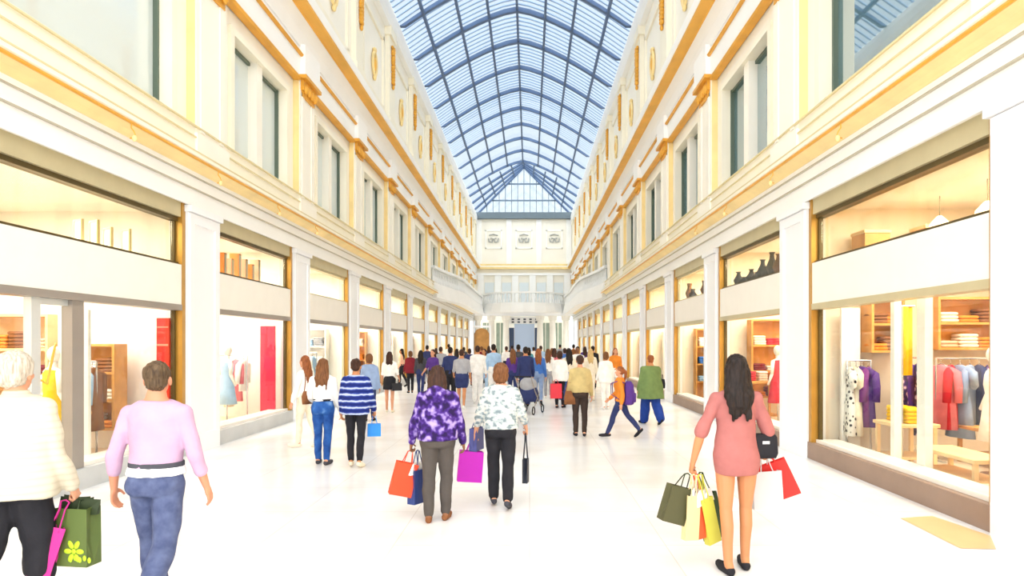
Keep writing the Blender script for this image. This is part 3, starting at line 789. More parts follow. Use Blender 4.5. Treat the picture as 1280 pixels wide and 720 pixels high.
# ----- second right shop: orange cabinet, red goods, dark shapes for unreadable marks behind the transom
t, zs = shelf_unit(S, .55, 15.3, 1.7, 1.75, 3, M_wood, 'orange wood cabinet on the far wall of the second right shop', .35, True, .55, True)
stacks(S, True, 15.3, (.75, 1.05, 1.35, 1.55), zs[:3], ('orange','maroon','cream','red'), 'orange cabinet, second right shop')
for k, (u, y, cn) in enumerate(((.8, 14.2, 'red'), (1.3, 14.3, 'maroon'), (.9, 12.6, 'rose'))):
    mannequin(W(S, u, y, .1), R(30+20*k), 'mannequin in a %s dress in the second right shop' % cn, CL[cn])
box_display(S, .6, 14.75, .8, .8, .9, M_wood, 'counter_table', 'honey wood counter in the second right shop', 'table')
for j, cn in enumerate(('red','cream','orange')):
    q = MB(); p = W(S, .4+j*.25, 14.75, 0); p.z = .1*K+.902
    for i_ in range(4): q.stack([(i_*.055+.002,0,0,.1,.12),(i_*.055+.02,0,0,.11,.13),(i_*.055+.053,0,0,.095,.11)], 16, .35)
    tag(q.build('folded_clothes', CL[cn], None, True, p), '%s folded clothes on the honey wood counter of the second right shop' % cn, 'folded clothes', 'folded clothes on the honey wood counter')
vz = [(.0,.34),(.35,.18),(.75,.3),(1.05,.2),(1.35,.42),(1.55,.25),(1.8,.5),(2.1,.42),(2.35,.55),(2.6,.36),(2.85,.5)]  # vase-like shapes standing in for unreadable brown marks
for k, (dy, h) in enumerate(vz):
    p = W(S, .22, 15.0-dy*1.15, 3.02); t = thing('stand_in_shape', 'dark shape for an unreadable mark behind the second right transom, %s from the far end' % ORD[k], 'stand-in shape', p, 0, 'dark stand-in shapes behind the transom')
    q = MB(); q.stack([(0,0,0,.05,.05),(.02,0,0,.06,.06),(h*.4,0,0,.12,.12),(h*.75,0,0,.05,.05),(h*.92,0,0,.04,.04),(h,0,0,.065,.065)], 16); q.build('shape_body', CL['brown'] if k in (7,8,10) else CL['black'], t, True)
for k, (y, h) in enumerate(((19.6,.5),(19.2,.3),(17.9,.42),(17.6,.3),(17.3,.36))):  # more stand-in shapes, here for unidentified brown items
    p = W(S, .22, y, 3.02); t = thing('stand_in_shape', 'dark shape for an unidentified item behind the third right transom, %s from the far end' % ORD[k], 'stand-in shape', p, 0, 'dark stand-in shapes behind the third transom')
    q = MB(); q.stack([(0,0,0,.06,.06),(h*.4,0,0,.13,.13),(h*.75,0,0,.06,.06),(h,0,0,.08,.08)], 16); q.build('shape_body', CL['brown'] if k in (0,2) else CL['black'], t, True)
p = W(S, .28, 18.45, 2.94); q = MB(); q.box(-.15,.15,-1.7,1.7,0,.08); t = thing('transom_ledge', 'pale ledge carrying the dark stand-in shapes in the third right shop', 'shelf', p); q.build('board', M_sign, t); q = MB(); q.box(.07,.15,-1.7,1.7,-.12,0); q.build('bracket', M_sign, t)
p = W(S, .28, 13.45, 2.94); q = MB(); q.box(-.15,.15,-1.9,1.9,0,.08); t = thing('transom_ledge', 'pale ledge carrying the dark stand-in shapes in the second right shop', 'shelf', p); q.build('board', M_sign, t); q = MB(); q.box(.07,.15,-1.9,1.9,-.12,0); q.build('bracket', M_sign, t)

# ----- near left shop
S = -1
wh = 'in the near left shop'
t, zs = shelf_unit(S, .75, 10.38, 1.5, 1.3, 3, M_wood, 'honey wood shelving on the far wall of the near left shop', .35, True, .45, True)
stacks(S, True, 10.38, (.92, 1.15, 1.35), zs[:3], ('orange','cream','brown','white'), 'near left shop honey shelving')
t, zs = shelf_unit(S, 1.75, 10.38, 2.95, 2.1, 4, M_wood2, 'pale wood shelving deeper on the far wall of the near left shop', .35, True, .1, True)
stacks(S, True, 10.38, (1.95, 2.25, 2.55, 2.8), zs[:4], ('brown','orange','maroon','peach'), 'near left shop deep shelving', 3)
rail(S, .72, 9.75, 1.35, 1.5, 'chrome clothes rail before the honey shelving '+wh, [('brown','coat'),('sky','shirt'),('white','dress'),('sky','dress'),('white','shirt')], 'before the shelving, near left shop', 'left', True)
box_display(S, 1.0, 9.2, .8, .7, .75, M_wood, 'display_table', 'orange wooden display table in the near left shop', 'table')
for j, cn in enumerate(('white','yellow','cream')):
    q = MB(); p = W(S, .85+j*.2, 9.1, 0); p.z = .1*K+.752
    for i_ in range(5): q.stack([(i_*.055+.002,0,0,.08,.12),(i_*.055+.02,0,0,.09,.13),(i_*.055+.053,0,0,.075,.11)], 16, .35)
    tag(q.build('folded_clothes', CL[cn], None, True, p), '%s folded clothes on the orange table of the near left shop' % cn, 'folded clothes', 'folded clothes on the orange table')
t = screen(S, 215, .15, .2, 2.15, M_red, 'tall red board beside the gold jamb of the near left shop', 10.48)
q = MB(); q.box(-.09,.09,-.034,-.031,1.62*K,1.65*K); q.box(-.09,.09,-.034,-.031,1.9*K,1.92*K); q.build('pale_band', mat('pale red band', '#f58a72', .5), t)
screen(S, 78, .5, .42, 2.2, M_shopwhite, 'tall white board behind the left shop door post', 8.95)
mannequin(W(S, .75, 8.9, .1), R(-30), 'white mannequin in a yellow dress in the near left shop', CL['yellow'])
for k, px in enumerate((98, 118, 135, 158)):
    u = .45; p = W(S, u, pxz(S, px, u), 3.05); t = thing('picture_frame', 'pale gilt frame behind the near left transom, %s from the near end' % ORD[k], 'frame', p, R(60), 'frames behind the near left transom')
    h = .36+.05*(k % 2)
    q = MB(); q.box(-.02,.02,-.11,-.08,0,h); q.box(-.02,.02,.08,.11,0,h); q.box(-.02,.02,-.08,.08,h-.03,h); q.box(-.02,.02,-.08,.08,0,.03); q.build('frame_edge', M_gold2, t); q = MB(); q.box(-.01,.0,-.08,.08,.03,h-.03); q.build('board', M_shopwhite, t)
p = W(S, .42, 8.7, 2.95); t = thing('transom_ledge', 'white ledge behind the near left transom', 'shelf', p); q = MB(); q.box(-.2,.2,-1.7,1.7,0,.1); q.build('board', M_shopwhite, t)

# ----- second left shop
screen(S, 354, .32, .34, 2.15, M_crim, 'tall crimson board in the second left shop window', 15.1)
p = W(S, .55, 12.35, .1); t = thing('open_display_frame', 'dark open display frame with shelves in the second left shop window', 'shelf', p)
for sy in (-.45,.0,.45):
    q = MB(); q.box(-.02,.02,sy-.02,sy+.02,0,2.2); q.build('upright', CL['maroon'], t)
for z in (.5, 1.05, 1.6, 2.15):
    q = MB(); q.box(-.15,.15,-.43,.43,z,z+.03); q.build('shelf', CL['peach'], t)
for k in range(4):
    q = MB(); p = W(S, .55, 12.2+.25*(k % 2), 0); p.z = .1*K+(.532,1.082,1.632,.532)[k]
    for i_ in range(4): q.stack([(i_*.055+.002,0,0,.12,.08),(i_*.055+.02,0,0,.13,.09),(i_*.055+.053,0,0,.115,.07)], 16, .35)
    cn = ('rose','white','maroon','peach')[k]; tag(q.build('folded_clothes', CL[cn], None, True, p), '%s folded clothes on the dark frame in the second left shop' % cn, 'folded clothes', 'folded clothes on the dark frame')
mannequin(W(S, .7, 13.9, .1), R(-40), 'white mannequin in a sky blue dress in the second left shop', CL['sky'])
rail(S, .7, 14.9, 1.5, 1.5, 'chrome clothes rail on the far wall of the second left shop', [('white','shirt'),('rose','coat'),('cream','dress'),('grey','shirt'),('white','coat')], 'second left shop', 'left', True)
for k in range(8):  # solid upright bars imitating the orange reflections in the transom glass
    p = W(S, .3, 12.1+k*.32, 3.05); q = MB(); h = .36+.07*((k*5) % 3)
    t = thing('reflection_bar', ('orange','tan')[k % 2] + ' bar for a reflection in the second left transom, %s from the near end' % ORD[k], 'reflection bar', p, 0, 'reflection bars behind the second left transom')
    q.box(-.1,.1,-.06,.06,0,h); q.build('bar_body', CL['orange'] if k % 2 == 0 else CL['peach'], t, bevel=.006); q = MB(); q.box(.095,.103,-.045,.045,.03,h-.03); q.build('bar_face', M_shopwhite, t)
p = W(S, .3, 13.4, 2.95); t = thing('transom_ledge', 'white ledge under the orange reflection bars in the second left shop', 'shelf', p); q = MB(); q.box(-.2,.2,-1.7,1.7,0,.1); q.build('board', M_shopwhite, t)

# ----- further bays: shelving, a rail and a mannequin behind each window
palette = [['sky','blue','white','teal'],['orange','cream','maroon'],['sky','white','grey'],['brown','orange','cream'],['navy','white','rose'],['cream','brown','grey'],['teal','white'],['orange','brown'],['grey','navy']]
for side, sn in SIDES:
    for i in range(3, 12):
        a, b_ = BAYSS[side][i]; pal = palette[(i-3 + (2 if side < 0 else 0)) % len(palette)]
        wh = '%s %s shop' % (ORD[i-1], sn)
        m = (M_wood, M_shopwhite)[(i + (side > 0)) % 2]
        t, zs = shelf_unit(side, .5, b_-.1, 1.7, 2.1, 4, m, 'wall shelving at the far end of the ' + wh, .35, True, .1, True)
        if i < 6: stacks(side, True, b_-.1, (.75, 1.05, 1.4), zs[1:4], pal, wh, 3)
        if i < 7: rail(side, .6, b_-.8, 1.5, 1.5, 'chrome clothes rail in the ' + wh, [(pal[k % len(pal)], ('dress','coat','shirt')[k % 3]) for k in range(4)], wh, sn, True)
        mannequin(W(side, .6, b_-1.7, .1), R(30*side), 'mannequin in a %s dress in the %s' % (pal[0], wh), CL[pal[0]])
# ------------------------------------------------------------------ people
def remesh(mb, name, voxel, smooth=4, fold=0., ff=(9, 9, 4), seed=0, fac=.5, crease=None):
    me = mb.mesh(name); o = bpy.data.objects.new(name, me); COL.objects.link(o)
    r = o.modifiers.new('r', 'REMESH'); r.mode = 'VOXEL'; r.voxel_size = voxel
    s = o.modifiers.new('s', 'SMOOTH'); s.factor = fac; s.iterations = smooth
    dg = bpy.context.evaluated_depsgraph_get(); dg.update()
    out = bpy.data.meshes.new_from_object(o.evaluated_get(dg))
    bpy.data.objects.remove(o); bpy.data.meshes.remove(me)
    out.name = name
    if fold:
        off = Vector((seed*3.1, seed*1.7, seed*.9))
        nr = [v.normal.copy() for v in out.vertices]
        for v, n in zip(out.vertices, nr):
            p = Vector((v.co.x*ff[0], v.co.y*ff[1], v.co.z*ff[2])) + off
            v.co += n * fold * (noise.noise(p) + .5*noise.noise(p*2.1))
    for p in out.polygons: p.use_smooth = True
    return out
def put(me, name, m, parent=None):
    o = bpy.data.objects.new(name, me); COL.objects.link(o); me.materials.clear(); me.materials.append(m)
    if parent: o.parent = parent
    return o
PROF_F = [(.78,.165,.11,-.01),(.86,.178,.125,-.018),(.93,.168,.118,-.012),(1.04,.128,.092,0),(1.13,.132,.095,.005),(1.22,.148,.112,.015),(1.30,.158,.108,.01),(1.36,.148,.09,0),(1.40,.125,.07,-.004),(1.435,.065,.058,-.005),(1.5,.05,.052,0)]
PROF_M = [(.78,.16,.108,-.008),(.86,.168,.12,-.014),(.93,.165,.115,-.008),(1.04,.15,.105,.005),(1.13,.155,.108,.008),(1.22,.172,.118,.008),(1.30,.185,.118,.005),(1.36,.172,.098,-.002),(1.40,.15,.078,-.006),(1.435,.078,.066,-.006),(1.5,.06,.06,0)]
def prof(P, z):
    if z <= P[0][0]: return P[0][1:]
    for a, b in zip(P, P[1:]):
        if z <= b[0]:
            t = (z-a[0])/(b[0]-a[0]); return tuple(a[i]+(b[i]-a[i])*t for i in (1,2,3))
    return P[-1][1:]
SKIN = {'fair': mat('fair skin', '#d69a78', .55, var=.05), 'tan': mat('tanned skin', '#c48458', .55, var=.05), 'brown': mat('brown skin', '#8a5a3c', .55, var=.05), 'pink': mat('ruddy skin', '#d08a68', .55, var=.05)}
def hairmat(n, h, h2):
    return ramp_mat('hair ' + n, tex_noise(26, 3, (3, 3, .35)), [(.3, h), (.7, h2)], .5)
HAIR = {'black': hairmat('black','#17120f','#2e221d'), 'dark': hairmat('dark brown','#2a1a14','#4d3226'), 'brown': hairmat('brown','#5a3822','#8a5a36'), 'auburn': hairmat('auburn','#6e3a20','#a8643a'),
        'grey': hairmat('grey','#a89a86','#d8cdbc'), 'short brown': hairmat('greying brown','#3c2c1e','#6b563e'), 'blond': hairmat('blond','#b8935a','#dcc08a')}
def person(label, loc, rz=0., H=1.65, female=True, skin='fair', hair=('short','dark'), top=None, bottom=None, shoe='black', legs=((14,4,0),(-14,22,30)), arms=((8,10,12,20),(-8,10,10,20)), headyaw=0, vb=.0068, vc=.0105, bulk=1., seed=1, group=None, foldamp=.012):
    """faces +Y before rz. legs = (hip, knee, toe drop) left, right; arms = (forward, out, elbow, finger curl). top = dict(m, hem, ease, sleeve, flare)."""
    PR = PROF_F if female else PROF_M
    s = H / 1.70
    bd, tp, bt = MB(), MB(), MB()
    # legs
    hipx = .088
    J = []
    for (h, k, f), sg in zip(legs, (-1, 1)):
        hip = Vector((sg*hipx, -.005, .87)); a, b = R(h), R(h-k)
        knee = hip + Vector((sg*.004, math.sin(a), -math.cos(a)))*.405
        ank = knee + Vector((-sg*.008, math.sin(b), -math.cos(b)))*.40
        J.append((hip, knee, ank, R(h-k), R(f)))
    low = 9
    feet = []
    for (hip, knee, ank, b, f), sg in zip(J, (-1, 1)):
        pitch = b*.35 - f if f else 0.                 # toe direction
        d = Vector((sg*.12, math.cos(pitch), math.sin(pitch))).normalized(); up = Vector((0, -math.sin(pitch), math.cos(pitch)))
        heel = ank - d*.045 - up*.055; ball = ank + d*.12 - up*.062; toe = ank + d*.19 - up*.062
        feet.append((heel, ball, toe, ank, d, up)); low = min(low, heel.z-.028, ball.z-.024, toe.z-.018)
    dz = -low
    sh = Vector((0, 0, dz)); lb = .88 if bottom else 1.06; lk = .86 if bottom and bottom['kind'] == 'trousers' else 1.
    for (hip, knee, ank, b, f), sg, ft in zip(J, (-1, 1), feet):
        mid = knee.lerp(ank, .32) + Vector((0, -.018, 0))
        bd.limb([hip+sh, hip.lerp(knee,.45)+sh, knee+sh], [.088*bulk*lb, .078*bulk*lb, .054*bulk*lk]); bd.limb([knee+sh, mid+sh, knee.lerp(ank,.65)+sh, ank+sh], [.051*lk, .055*bulk*lk, .042*lk, .035*max(lk,.9)])
        heel, ball, toe, _, d, up = ft
        bd.limb([ank+sh, heel+sh+up*.012], [.036, .03]); bd.limb([heel+sh+up*.008, ball+sh+up*.006, toe+sh+up*.006], [.032, .034, .024])
    # torso
    ub = .93 if top else .98
    bd.stack([(z+dz, 0, cy, rx*bulk*ub, ry*bulk*ub) for z, rx, ry, cy in [(.8, .11, .07, -.01)] + PR[1:]], 26)
    bd.limb([Vector((0,-.01,1.4+dz)), Vector((0,.01,1.53+dz))], [.055, .05])
    for sg in (-1, 1): bd.ell((sg*.072, -.045, .87+dz), (.08*bulk, .07*bulk, .085), 14, 10)
    # head
    hr = Matrix.Rotation(R(headyaw), 3, 'Z'); hc = Vector((0, .014, 1.566+dz))
    def HP(x, y, z): return hc + hr @ Vector((x, y, z))
    bd.ell(HP(0,-.012,.018), (.073,.092,.092), 18, 12, hr); bd.ell(HP(0,.02,-.045), (.058,.066,.068), 16, 10, hr); bd.ell(HP(0,.055,-.085), (.03,.026,.022), 12, 8, hr)
    bd.limb([HP(0,.082,.005), HP(0,.1,-.03)], [.009,.014], 8); bd.ell(HP(0,.076,.022), (.045,.014,.01), 12, 6, hr); bd.ell(HP(0,.082,-.062), (.022,.01,.009), 10, 6, hr)
    for sg in (-1, 1): bd.ell(HP(sg*.077,-.008,-.015), (.012,.022,.033), 10, 8, hr); bd.ell(HP(sg*.04,.06,-.02), (.02,.02,.022), 10, 6, hr)
    # arms and hands
    shx = .168 if female else .192
    grips = []
    for (pa, ab, el, cu), sg in zip(arms, (-1, 1)):
        A = Vector((sg*shx*(.6+.4*bulk)*.97, -.005, 1.335+dz)); p, q = R(pa), R(ab)
        d1 = Vector((sg*math.sin(q), math.sin(p)*math.cos(q), -math.cos(p)*math.cos(q)))
        p2, q2 = R(pa+el), R(ab*.55)
        d2 = Vector((sg*math.sin(q2), math.sin(p2)*math.cos(q2), -math.cos(p2)*math.cos(q2)))
        E = A + d1*.285; Wr = E + d2*.245
        bd.limb([A, A.lerp(E,.5), E], [.05*bulk, .043*bulk, .036]); bd.limb([E, E.lerp(Wr,.35), Wr], [.036, .037, .024])
        d = d2; n = Vector((-sg, 0, 0)); n = (n - d*n.dot(d)).normalized(); w = d.cross(n)
        if w.y < 0 and abs(w.y) > .05: w = -w
        B = Matrix((w, n, d)).transposed()
        bd.ell(Wr + d*.05, (.038, .016, .052), 14, 10, B); bd.limb([Wr, Wr+d*.03], [.022,.023], 10)
        for fi, (o_, L) in enumerate(((.029,.072),(.0095,.08),(-.01,.075),(-.028,.058))):
            pt = Wr + d*.088 + w*o_; ang = 0; pts = [Wr + d*.06 + w*o_*.85, pt]
            for sgm, fr in enumerate((.42,.32,.26)):
                ang += R(cu)*(.8 if sgm == 0 else 1.)
                pt = pt + (d*math.cos(ang) + n*math.sin(ang))*L*fr; pts.append(pt)
            bd.limb(pts, [.0095,.0092,.0088,.0082,.0075], 8)
        th = Wr + d*.028 + w*.028 + n*.006
        bd.limb([th, th + (d*.55+w*.6+n*.4).normalized()*.032, th + (d*.55+w*.6+n*.4).normalized()*.032 + (d*.85+w*.1+n*.55*(1+cu/60)).normalized()*.03], [.012,.0105,.009], 8)
        grips.append((Wr + d*.098 + n*.022)*s)
        # sleeve
        if top:
            e = top.get('se', .012); sl = top.get('sleeve', 'long')
            if sl != 'none':
                tp.limb([A-Vector((sg*.04,0,0)), A, A.lerp(E,.5)], [.056*bulk+e, .052*bulk+e, .045*bulk+e])
                if sl in ('long','elbow','three'): tp.limb([A.lerp(E,.5), E], [.045*bulk+e, .041+e])
                if sl == 'three': tp.limb([E, E.lerp(Wr,.5)], [.043+e, .038+e])
                if sl == 'long': tp.limb([E, E.lerp(Wr,.4), E.lerp(Wr,.93)], [.043+e, .043+e, .03+e])
    body = put(remesh_scaled(bd, 'person', vb, 3, s), 'person', SKIN[skin])
    body.location = loc; body.rotation_euler = (0, 0, R(rz)); tag(body, label, 'person', group)
    # eyes
    for sg in (-1, 1):
        q = MB(); q.ell(HP(sg*.031,.074,.004)*s, (.0125*s,.009*s,.009*s), 10, 6, hr); q.build('eye', mat('eye', '#efece8', .2) if vb < .0085 else mat('dark eye', '#3a2b24', .3), body, True)
    # hair
    q = MB(); kind, hcn = hair
    q.ell(HP(0,-.026,.036), (.083,.093,.09), 18, 12, hr)
    if kind == 'short': q.ell(HP(0,-.045,-.012), (.07,.062,.07), 16, 10, hr)
    elif kind == 'puffy': q.ell(HP(0,-.03,.04), (.1,.108,.105), 18, 12, hr); q.ell(HP(0,-.055,-.02), (.088,.07,.075), 16, 10, hr)
    elif kind == 'bob': q.ell(HP(0,-.045,-.035), (.098,.07,.1), 18, 12, hr); q.ell(HP(0,-.035,.03), (.094,.098,.096), 18, 12, hr)
    elif kind == 'ponytail':
        q.ell(HP(0,-.05,-.01), (.068,.06,.07), 16, 10, hr); q.limb([HP(0,-.11,.03), HP(0,-.15,-.01), HP(0,-.145,-.12), HP(0,-.125,-.22)], [.03,.036,.034,.016])
    elif kind == 'bun': q.ell(HP(0,-.05,-.01), (.07,.06,.07), 16, 10, hr); q.ell(HP(0,-.1,.075), (.045,.045,.04), 14, 10, hr)
    elif kind in ('long', 'verylong', 'shoulder'):
        L = {'long': .33, 'verylong': .46, 'shoulder': .22}[kind]
        c = hc
        rows = [(c.z+.08, c.x, c.y-.03, .065, .07), (c.z+.0, c.x, c.y-.05, .1, .07), (c.z-.1, c.x, c.y-.065, .108, .062), (c.z-.2, c.x, c.y-.1, .118, .05), (c.z-L*.85, c.x, c.y-.115, .095, .036), (c.z-L, c.x, c.y-.11, .055, .024)]
        q.stack(rows[::-1] if False else sorted(rows), 22)
        for k in range(7):
            x = -.075 + .025*k; q.limb([(c.x+x, c.y-.1, c.z-L*.55), (c.x+x*1.05, c.y-.125, c.z-L*(1.0+.06*((k*3) % 4)))], [.026,.012], 8)
    put(remesh_scaled(q, 'hair', max(vc*.85, .008), 3, s, .010, (60, 60, 9), seed, .4), 'hair', HAIR[hcn], body)
    # top
    if top:
        e = top.get('ease', .012); hem = top.get('hem', .92); fl = top.get('flare', 0.)
        rows = []; z = hem
        zs = [hem + (1.40-hem)*k/9 for k in range(10)] + [1.425]
        for z in zs:
            rx, ry, cy = prof(PR, z); t = max(0, (1.15-z)/.35)
            bag_ = top.get('blouse', 0.)*math.exp(-((z-hem-.1)/.14)**2)
            if top.get('boxy'):  bx_ = top['boxy']*(1 if z < 1.18 else max(0, 1-((z-1.18)/.24)**2*.5)) if z < 1.34 else 0; rx = max(rx, bx_); ry = max(ry, bx_*.68 if z < 1.3 else 0)
            rows.append((z+dz, 0, cy, rx*bulk+e+fl*t+bag_, ry*bulk+e+fl*t*.8+bag_))
        tp.stack(rows, 30)
        if top.get('collar'): tp.stack([(1.4+dz,0,-.005,.09,.085),(1.46+dz,0,0,.07,.068)], 20)
        if top.get('hood'): tp.ell((0,-.1,1.38+dz), (.12,.065,.09), 16, 10)
        put(remesh_scaled(tp, top.get('name','jacket'), vc, 5, s, foldamp, top.get('ff', (7, 7, 5)), seed), top.get('name','jacket'), top['m'], body)
    # bottom
    if bottom:
        e = bottom.get('ease', .01); kd = bottom['kind']
        if kd in ('trousers','cropped','shorts','leggings'):
            zt = bottom.get('rise', 1.0)
            bt.stack([(z+dz, 0, prof(PR,z)[2], prof(PR,z)[0]*bulk+e, prof(PR,z)[1]*bulk+e) for z in (.80,.86,.92,zt-.03,zt)], 26)
            for sg in (-1, 1): bt.ell((sg*.075, -.055, .87+dz), (.088*bulk+e, .08*bulk+e, .095), 14, 10)
            en = bottom.get('end', {'trousers':.97,'leggings':.93,'cropped':.5,'shorts':-1}[kd]); wd = bottom.get('wide', 0.)
            for hip, knee, ank, b, f in J:
                hip, knee, ank = hip+sh, knee+sh, ank+sh
                if en < 0: bt.limb([hip, hip.lerp(knee,.5)], [.09*bulk+e, .085*bulk+e+wd]); continue
                bt.limb([hip, hip.lerp(knee,.45), knee], [.084*bulk+e, .073*bulk+e+wd*.5, .053*bulk+e+wd*.8])
                m1 = knee.lerp(ank, min(.35,en)) + Vector((0,-.015,0)); end = knee.lerp(ank, en)
                bt.limb([knee, m1, end], [.052*bulk+e+wd*.8, .053*bulk+e+wd, .040*(1.25 if en < .7 else 1)+e+wd])
        else:
            L = bottom.get('len', .5)
            zs = [L, .6*L+.4*.86, .86, .93, 1.0]
            bt.stack([(z+dz, 0, prof(PR,z)[2], prof(PR,z)[0]+e+bottom.get('flare',.02)*(1 if k == 0 else .5 if k == 1 else 0), prof(PR,z)[1]+e+bottom.get('flare',.02)*(1.2 if k == 0 else .6 if k == 1 else 0)+.02) for k, z in enumerate(zs)], 28)
        put(remesh_scaled(bt, kd, vc, 4, s, foldamp*.7, (10, 10, 7), seed+3), 'skirt' if kd == 'skirt' else 'trousers' if kd != 'shorts' else 'shorts', bottom['m'], body)
        if bottom.get('belt'):
            q = MB(); z = bottom.get('rise', 1.0)-.02; rx, ry, cy = prof(PR, z); q.stack([(z+dz+k*.036, 0, cy, rx*bulk+e+.008, ry*bulk+e+.008) for k in (0, 1)], 30)
            put(remesh_scaled(q, 'belt', .006, 1, s), 'belt', bottom['belt'], body)
    # shoes
    for heel, ball, toe, ank, d, up in feet:
        q = MB(); q.limb([heel+sh+up*.004, ball+sh+up*.004, toe+sh+up*.004], [.037,.04,.029])
        q.limb([heel+sh, ball+sh, toe+sh], [.036,.04,.029])
        if bottom and bottom['kind'] == 'trousers': q.limb([ank+sh-up*.02, ank+sh+d*.03-up*.03], [.042,.04])
        put(remesh_scaled(q, 'shoe', vc*.8, 3, s), 'shoe', CL[shoe], body)
    Mw = Matrix.Translation(Vector(loc)) @ Matrix.Rotation(R(rz), 4, 'Z')
    return body, [Mw @ g for g in grips], Mw, dz, s
def remesh_scaled(mb, name, voxel, smooth, s, fold=0., ff=(9,9,4), seed=0, fac=.5):
    mb.v = [(v[0]*s, v[1]*s, v[2]*s) for v in mb.v]
    return remesh(mb, name, voxel, smooth, fold, ff, seed, fac)

def bag(label, grip, rz, m, w=.3, d=.12, h=.36, drop=.13, tilt=0., name='shopping_bag', cord=None, tissue=None, emblem=None, lean=0., side=None):
    """paper carrier hanging from grip by two looped handles"""
    t = thing(name, label, 'shopping bag', grip, R(rz)); t.rotation_euler = (R(lean), R(tilt), R(rz))
    q = MB(); zt, zb = -drop, -drop-h
    def ring(f, z, pinch=0): return [(-w/2*f, -d/2*f, z), (w/2*f, -d/2*f, z), (w/2*f-pinch, 0, z), (w/2*f, d/2*f, z), (-w/2*f, d/2*f, z), (-w/2*f+pinch, 0, z)]
    q.rings([ring(1,zb), ring(1,zb+.02), ring(.99,(zt+zb)/2,.03), ring(.97,zt,.022), ring(.955,zt,.022), ring(.95,(zt+zb)/2,.03), ring(.97,zb+.015)])
    bb = q.build('bag_body', m, t)
    for sg in (-1, 1):
        q = MB(); q.tube([(-w*.22, sg*d*.45, zt-.03), (-w*.2, sg*d*.42, zt), (-w*.13, sg*d*.15, -drop*.35), (-.025, sg*.004, -.012), (0, sg*.004, 0), (.025, sg*.004, -.012), (w*.13, sg*d*.15, -drop*.35), (w*.2, sg*d*.42, zt), (w*.22, sg*d*.45, zt-.03)], .005, 8)
        q.build('handle', cord or m, t, True)
    if side:
        q = MB(); q.add([(w/2+.002,-d/2*.97,zb+.02),(w/2+.002,d/2*.97,zb+.02),(w/2*.985+.003,d/2*.94,zt-.01),(w/2*.985+.003,-d/2*.94,zt-.01)], [(0,1,2,3)])
    if tissue:
        q = MB(); rr = random.Random(5)
        for k in range(8):
            x = -w*.36 + w*.72*k/7; q.add([(x-.05,-.02,zt-.05),(x+.05,.0,zt-.05),(x+.06,.03,zt+rr.uniform(.02,.07)),(x-.02,-.02,zt+rr.uniform(.03,.09)),(x-.05,.02,zt-.05),(x+.05,.03,zt-.05)], [(0,1,2,3),(4,5,2,3),(0,3,4),(1,2,5)])
        q.build('tissue_paper', tissue, bb)
    if emblem:
        q = MB()
        for k in range(6):
            a = 2*math.pi*k/6; cx, cz = w*.12+.045*math.cos(a), zb+h*.27+.05*math.sin(a)
            q.ell((cx, -d/2-.002, cz), (.032, .004, .018), 10, 6, Matrix.Rotation(-a, 3, 'Y'))
        q.ell((w*.12, -d/2-.003, zb+h*.27), (.018,.004,.018), 10, 6)
        for k in range(5): q.ell((w*.02+k*.035, -d/2-.002, zb+.05+.012*(k % 2)), (.014,.003,.02), 8, 6)
        q.build('emblem', emblem, bb, True)
    return t
def paper(n, h): return mat('paper ' + n, h, .55, var=.04)
def backpack(label, Mw, z, s, m, w=.28, h=.4, d=.14, y=-.19, tiltx=0):
    q = MB(); r = thing('backpack', label, 'backpack', Mw @ Vector((0, y*s, z*s)), Mw.to_euler().z)
    q.stack([(-h/2,0,0,w*.42,d*.4),(-h*.42,0,0,w/2,d/2),(0,0,-.01,w/2,d/2),(h*.35,0,0,w*.44,d*.42),(h/2,0,.01,w*.25,d*.25)], 24, .6)
    put(remesh(q, 'pack', .01, 3, .008, (9,9,9), 2), 'pack_body', m, r)
    q = MB(); q.stack([(-h*.38,0,-d*.5,w*.36,.035),(-.02,0,-d*.52,w*.34,.035),(0,0,-d*.5,w*.3,.02)], 20, .6); q.build('front_pocket', m, r, True)
    for sg in (-1, 1):
        q = MB(); q.tube([(sg*w*.3,d*.4,h*.42),(sg*w*.42,d*.9,h*.55),(sg*w*.46,d*1.75,h*.4),(sg*w*.5,d*1.7,-.02),(sg*w*.48,d*.6,-h*.35)], .014, 8, .5); q.build('strap', m, r, True)
    return r

# ----- patterned cloth
C_quilt = ramp_mat('quilted cream coat', tex_wave(7, 'Z', .4), [(.0,'#c8bea6'),(.2,'#d0c6ae'),(1,'#d3cab3')])
C_lilac = cloth('lilac jumper', '#bf9db4', var=.06)
C_jeans = ramp_mat('faded blue jeans', tex_noise(14, 4), [(.3,'#424a6a'),(.7,'#5c6585')])
C_jeans2 = ramp_mat('bright blue jeans', tex_noise(6, 3), [(.35,'#183c80'),(.62,'#2f5fa6'),(.75,'#6f97c8')])
C_floral = ramp_mat('purple floral quilted jacket', tex_noise(15, 1.5), [(.38,'#2a1a48'),(.47,'#3f2470'),(.54,'#54368a'),(.59,'#8a72b2'),(.72,'#b3a0cc')])
C_print = ramp_mat('white blouse grey print', tex_noise(17, 5, (1,1,1.6)), [(.38,'#7c8a8e'),(.5,'#bcc5c4'),(.57,'#dcd6cc')])
def stripes(nt, tc):
    n = nt.nodes.new('ShaderNodeTexWave'); n.bands_direction = 'Z'; n.inputs['Scale'].default_value = 3.3; n.inputs['Distortion'].default_value = 1.2; n.inputs['Detail Scale'].default_value = 4; n.inputs['Detail'].default_value = 3
    nt.links.new(tc.outputs['Object'], n.inputs['Vector']); return n.outputs['Fac']
C_stripe = ramp_mat('blue striped knit', stripes, [(.0,'#182468'),(.6,'#26398c'),(.8,'#5c70b4'),(.95,'#b9c4dc')])
C_rosew = cloth('dusty pink tunic', '#ad6b66', var=.1)
C_green = cloth('moss green coat', '#6f8552', var=.12)
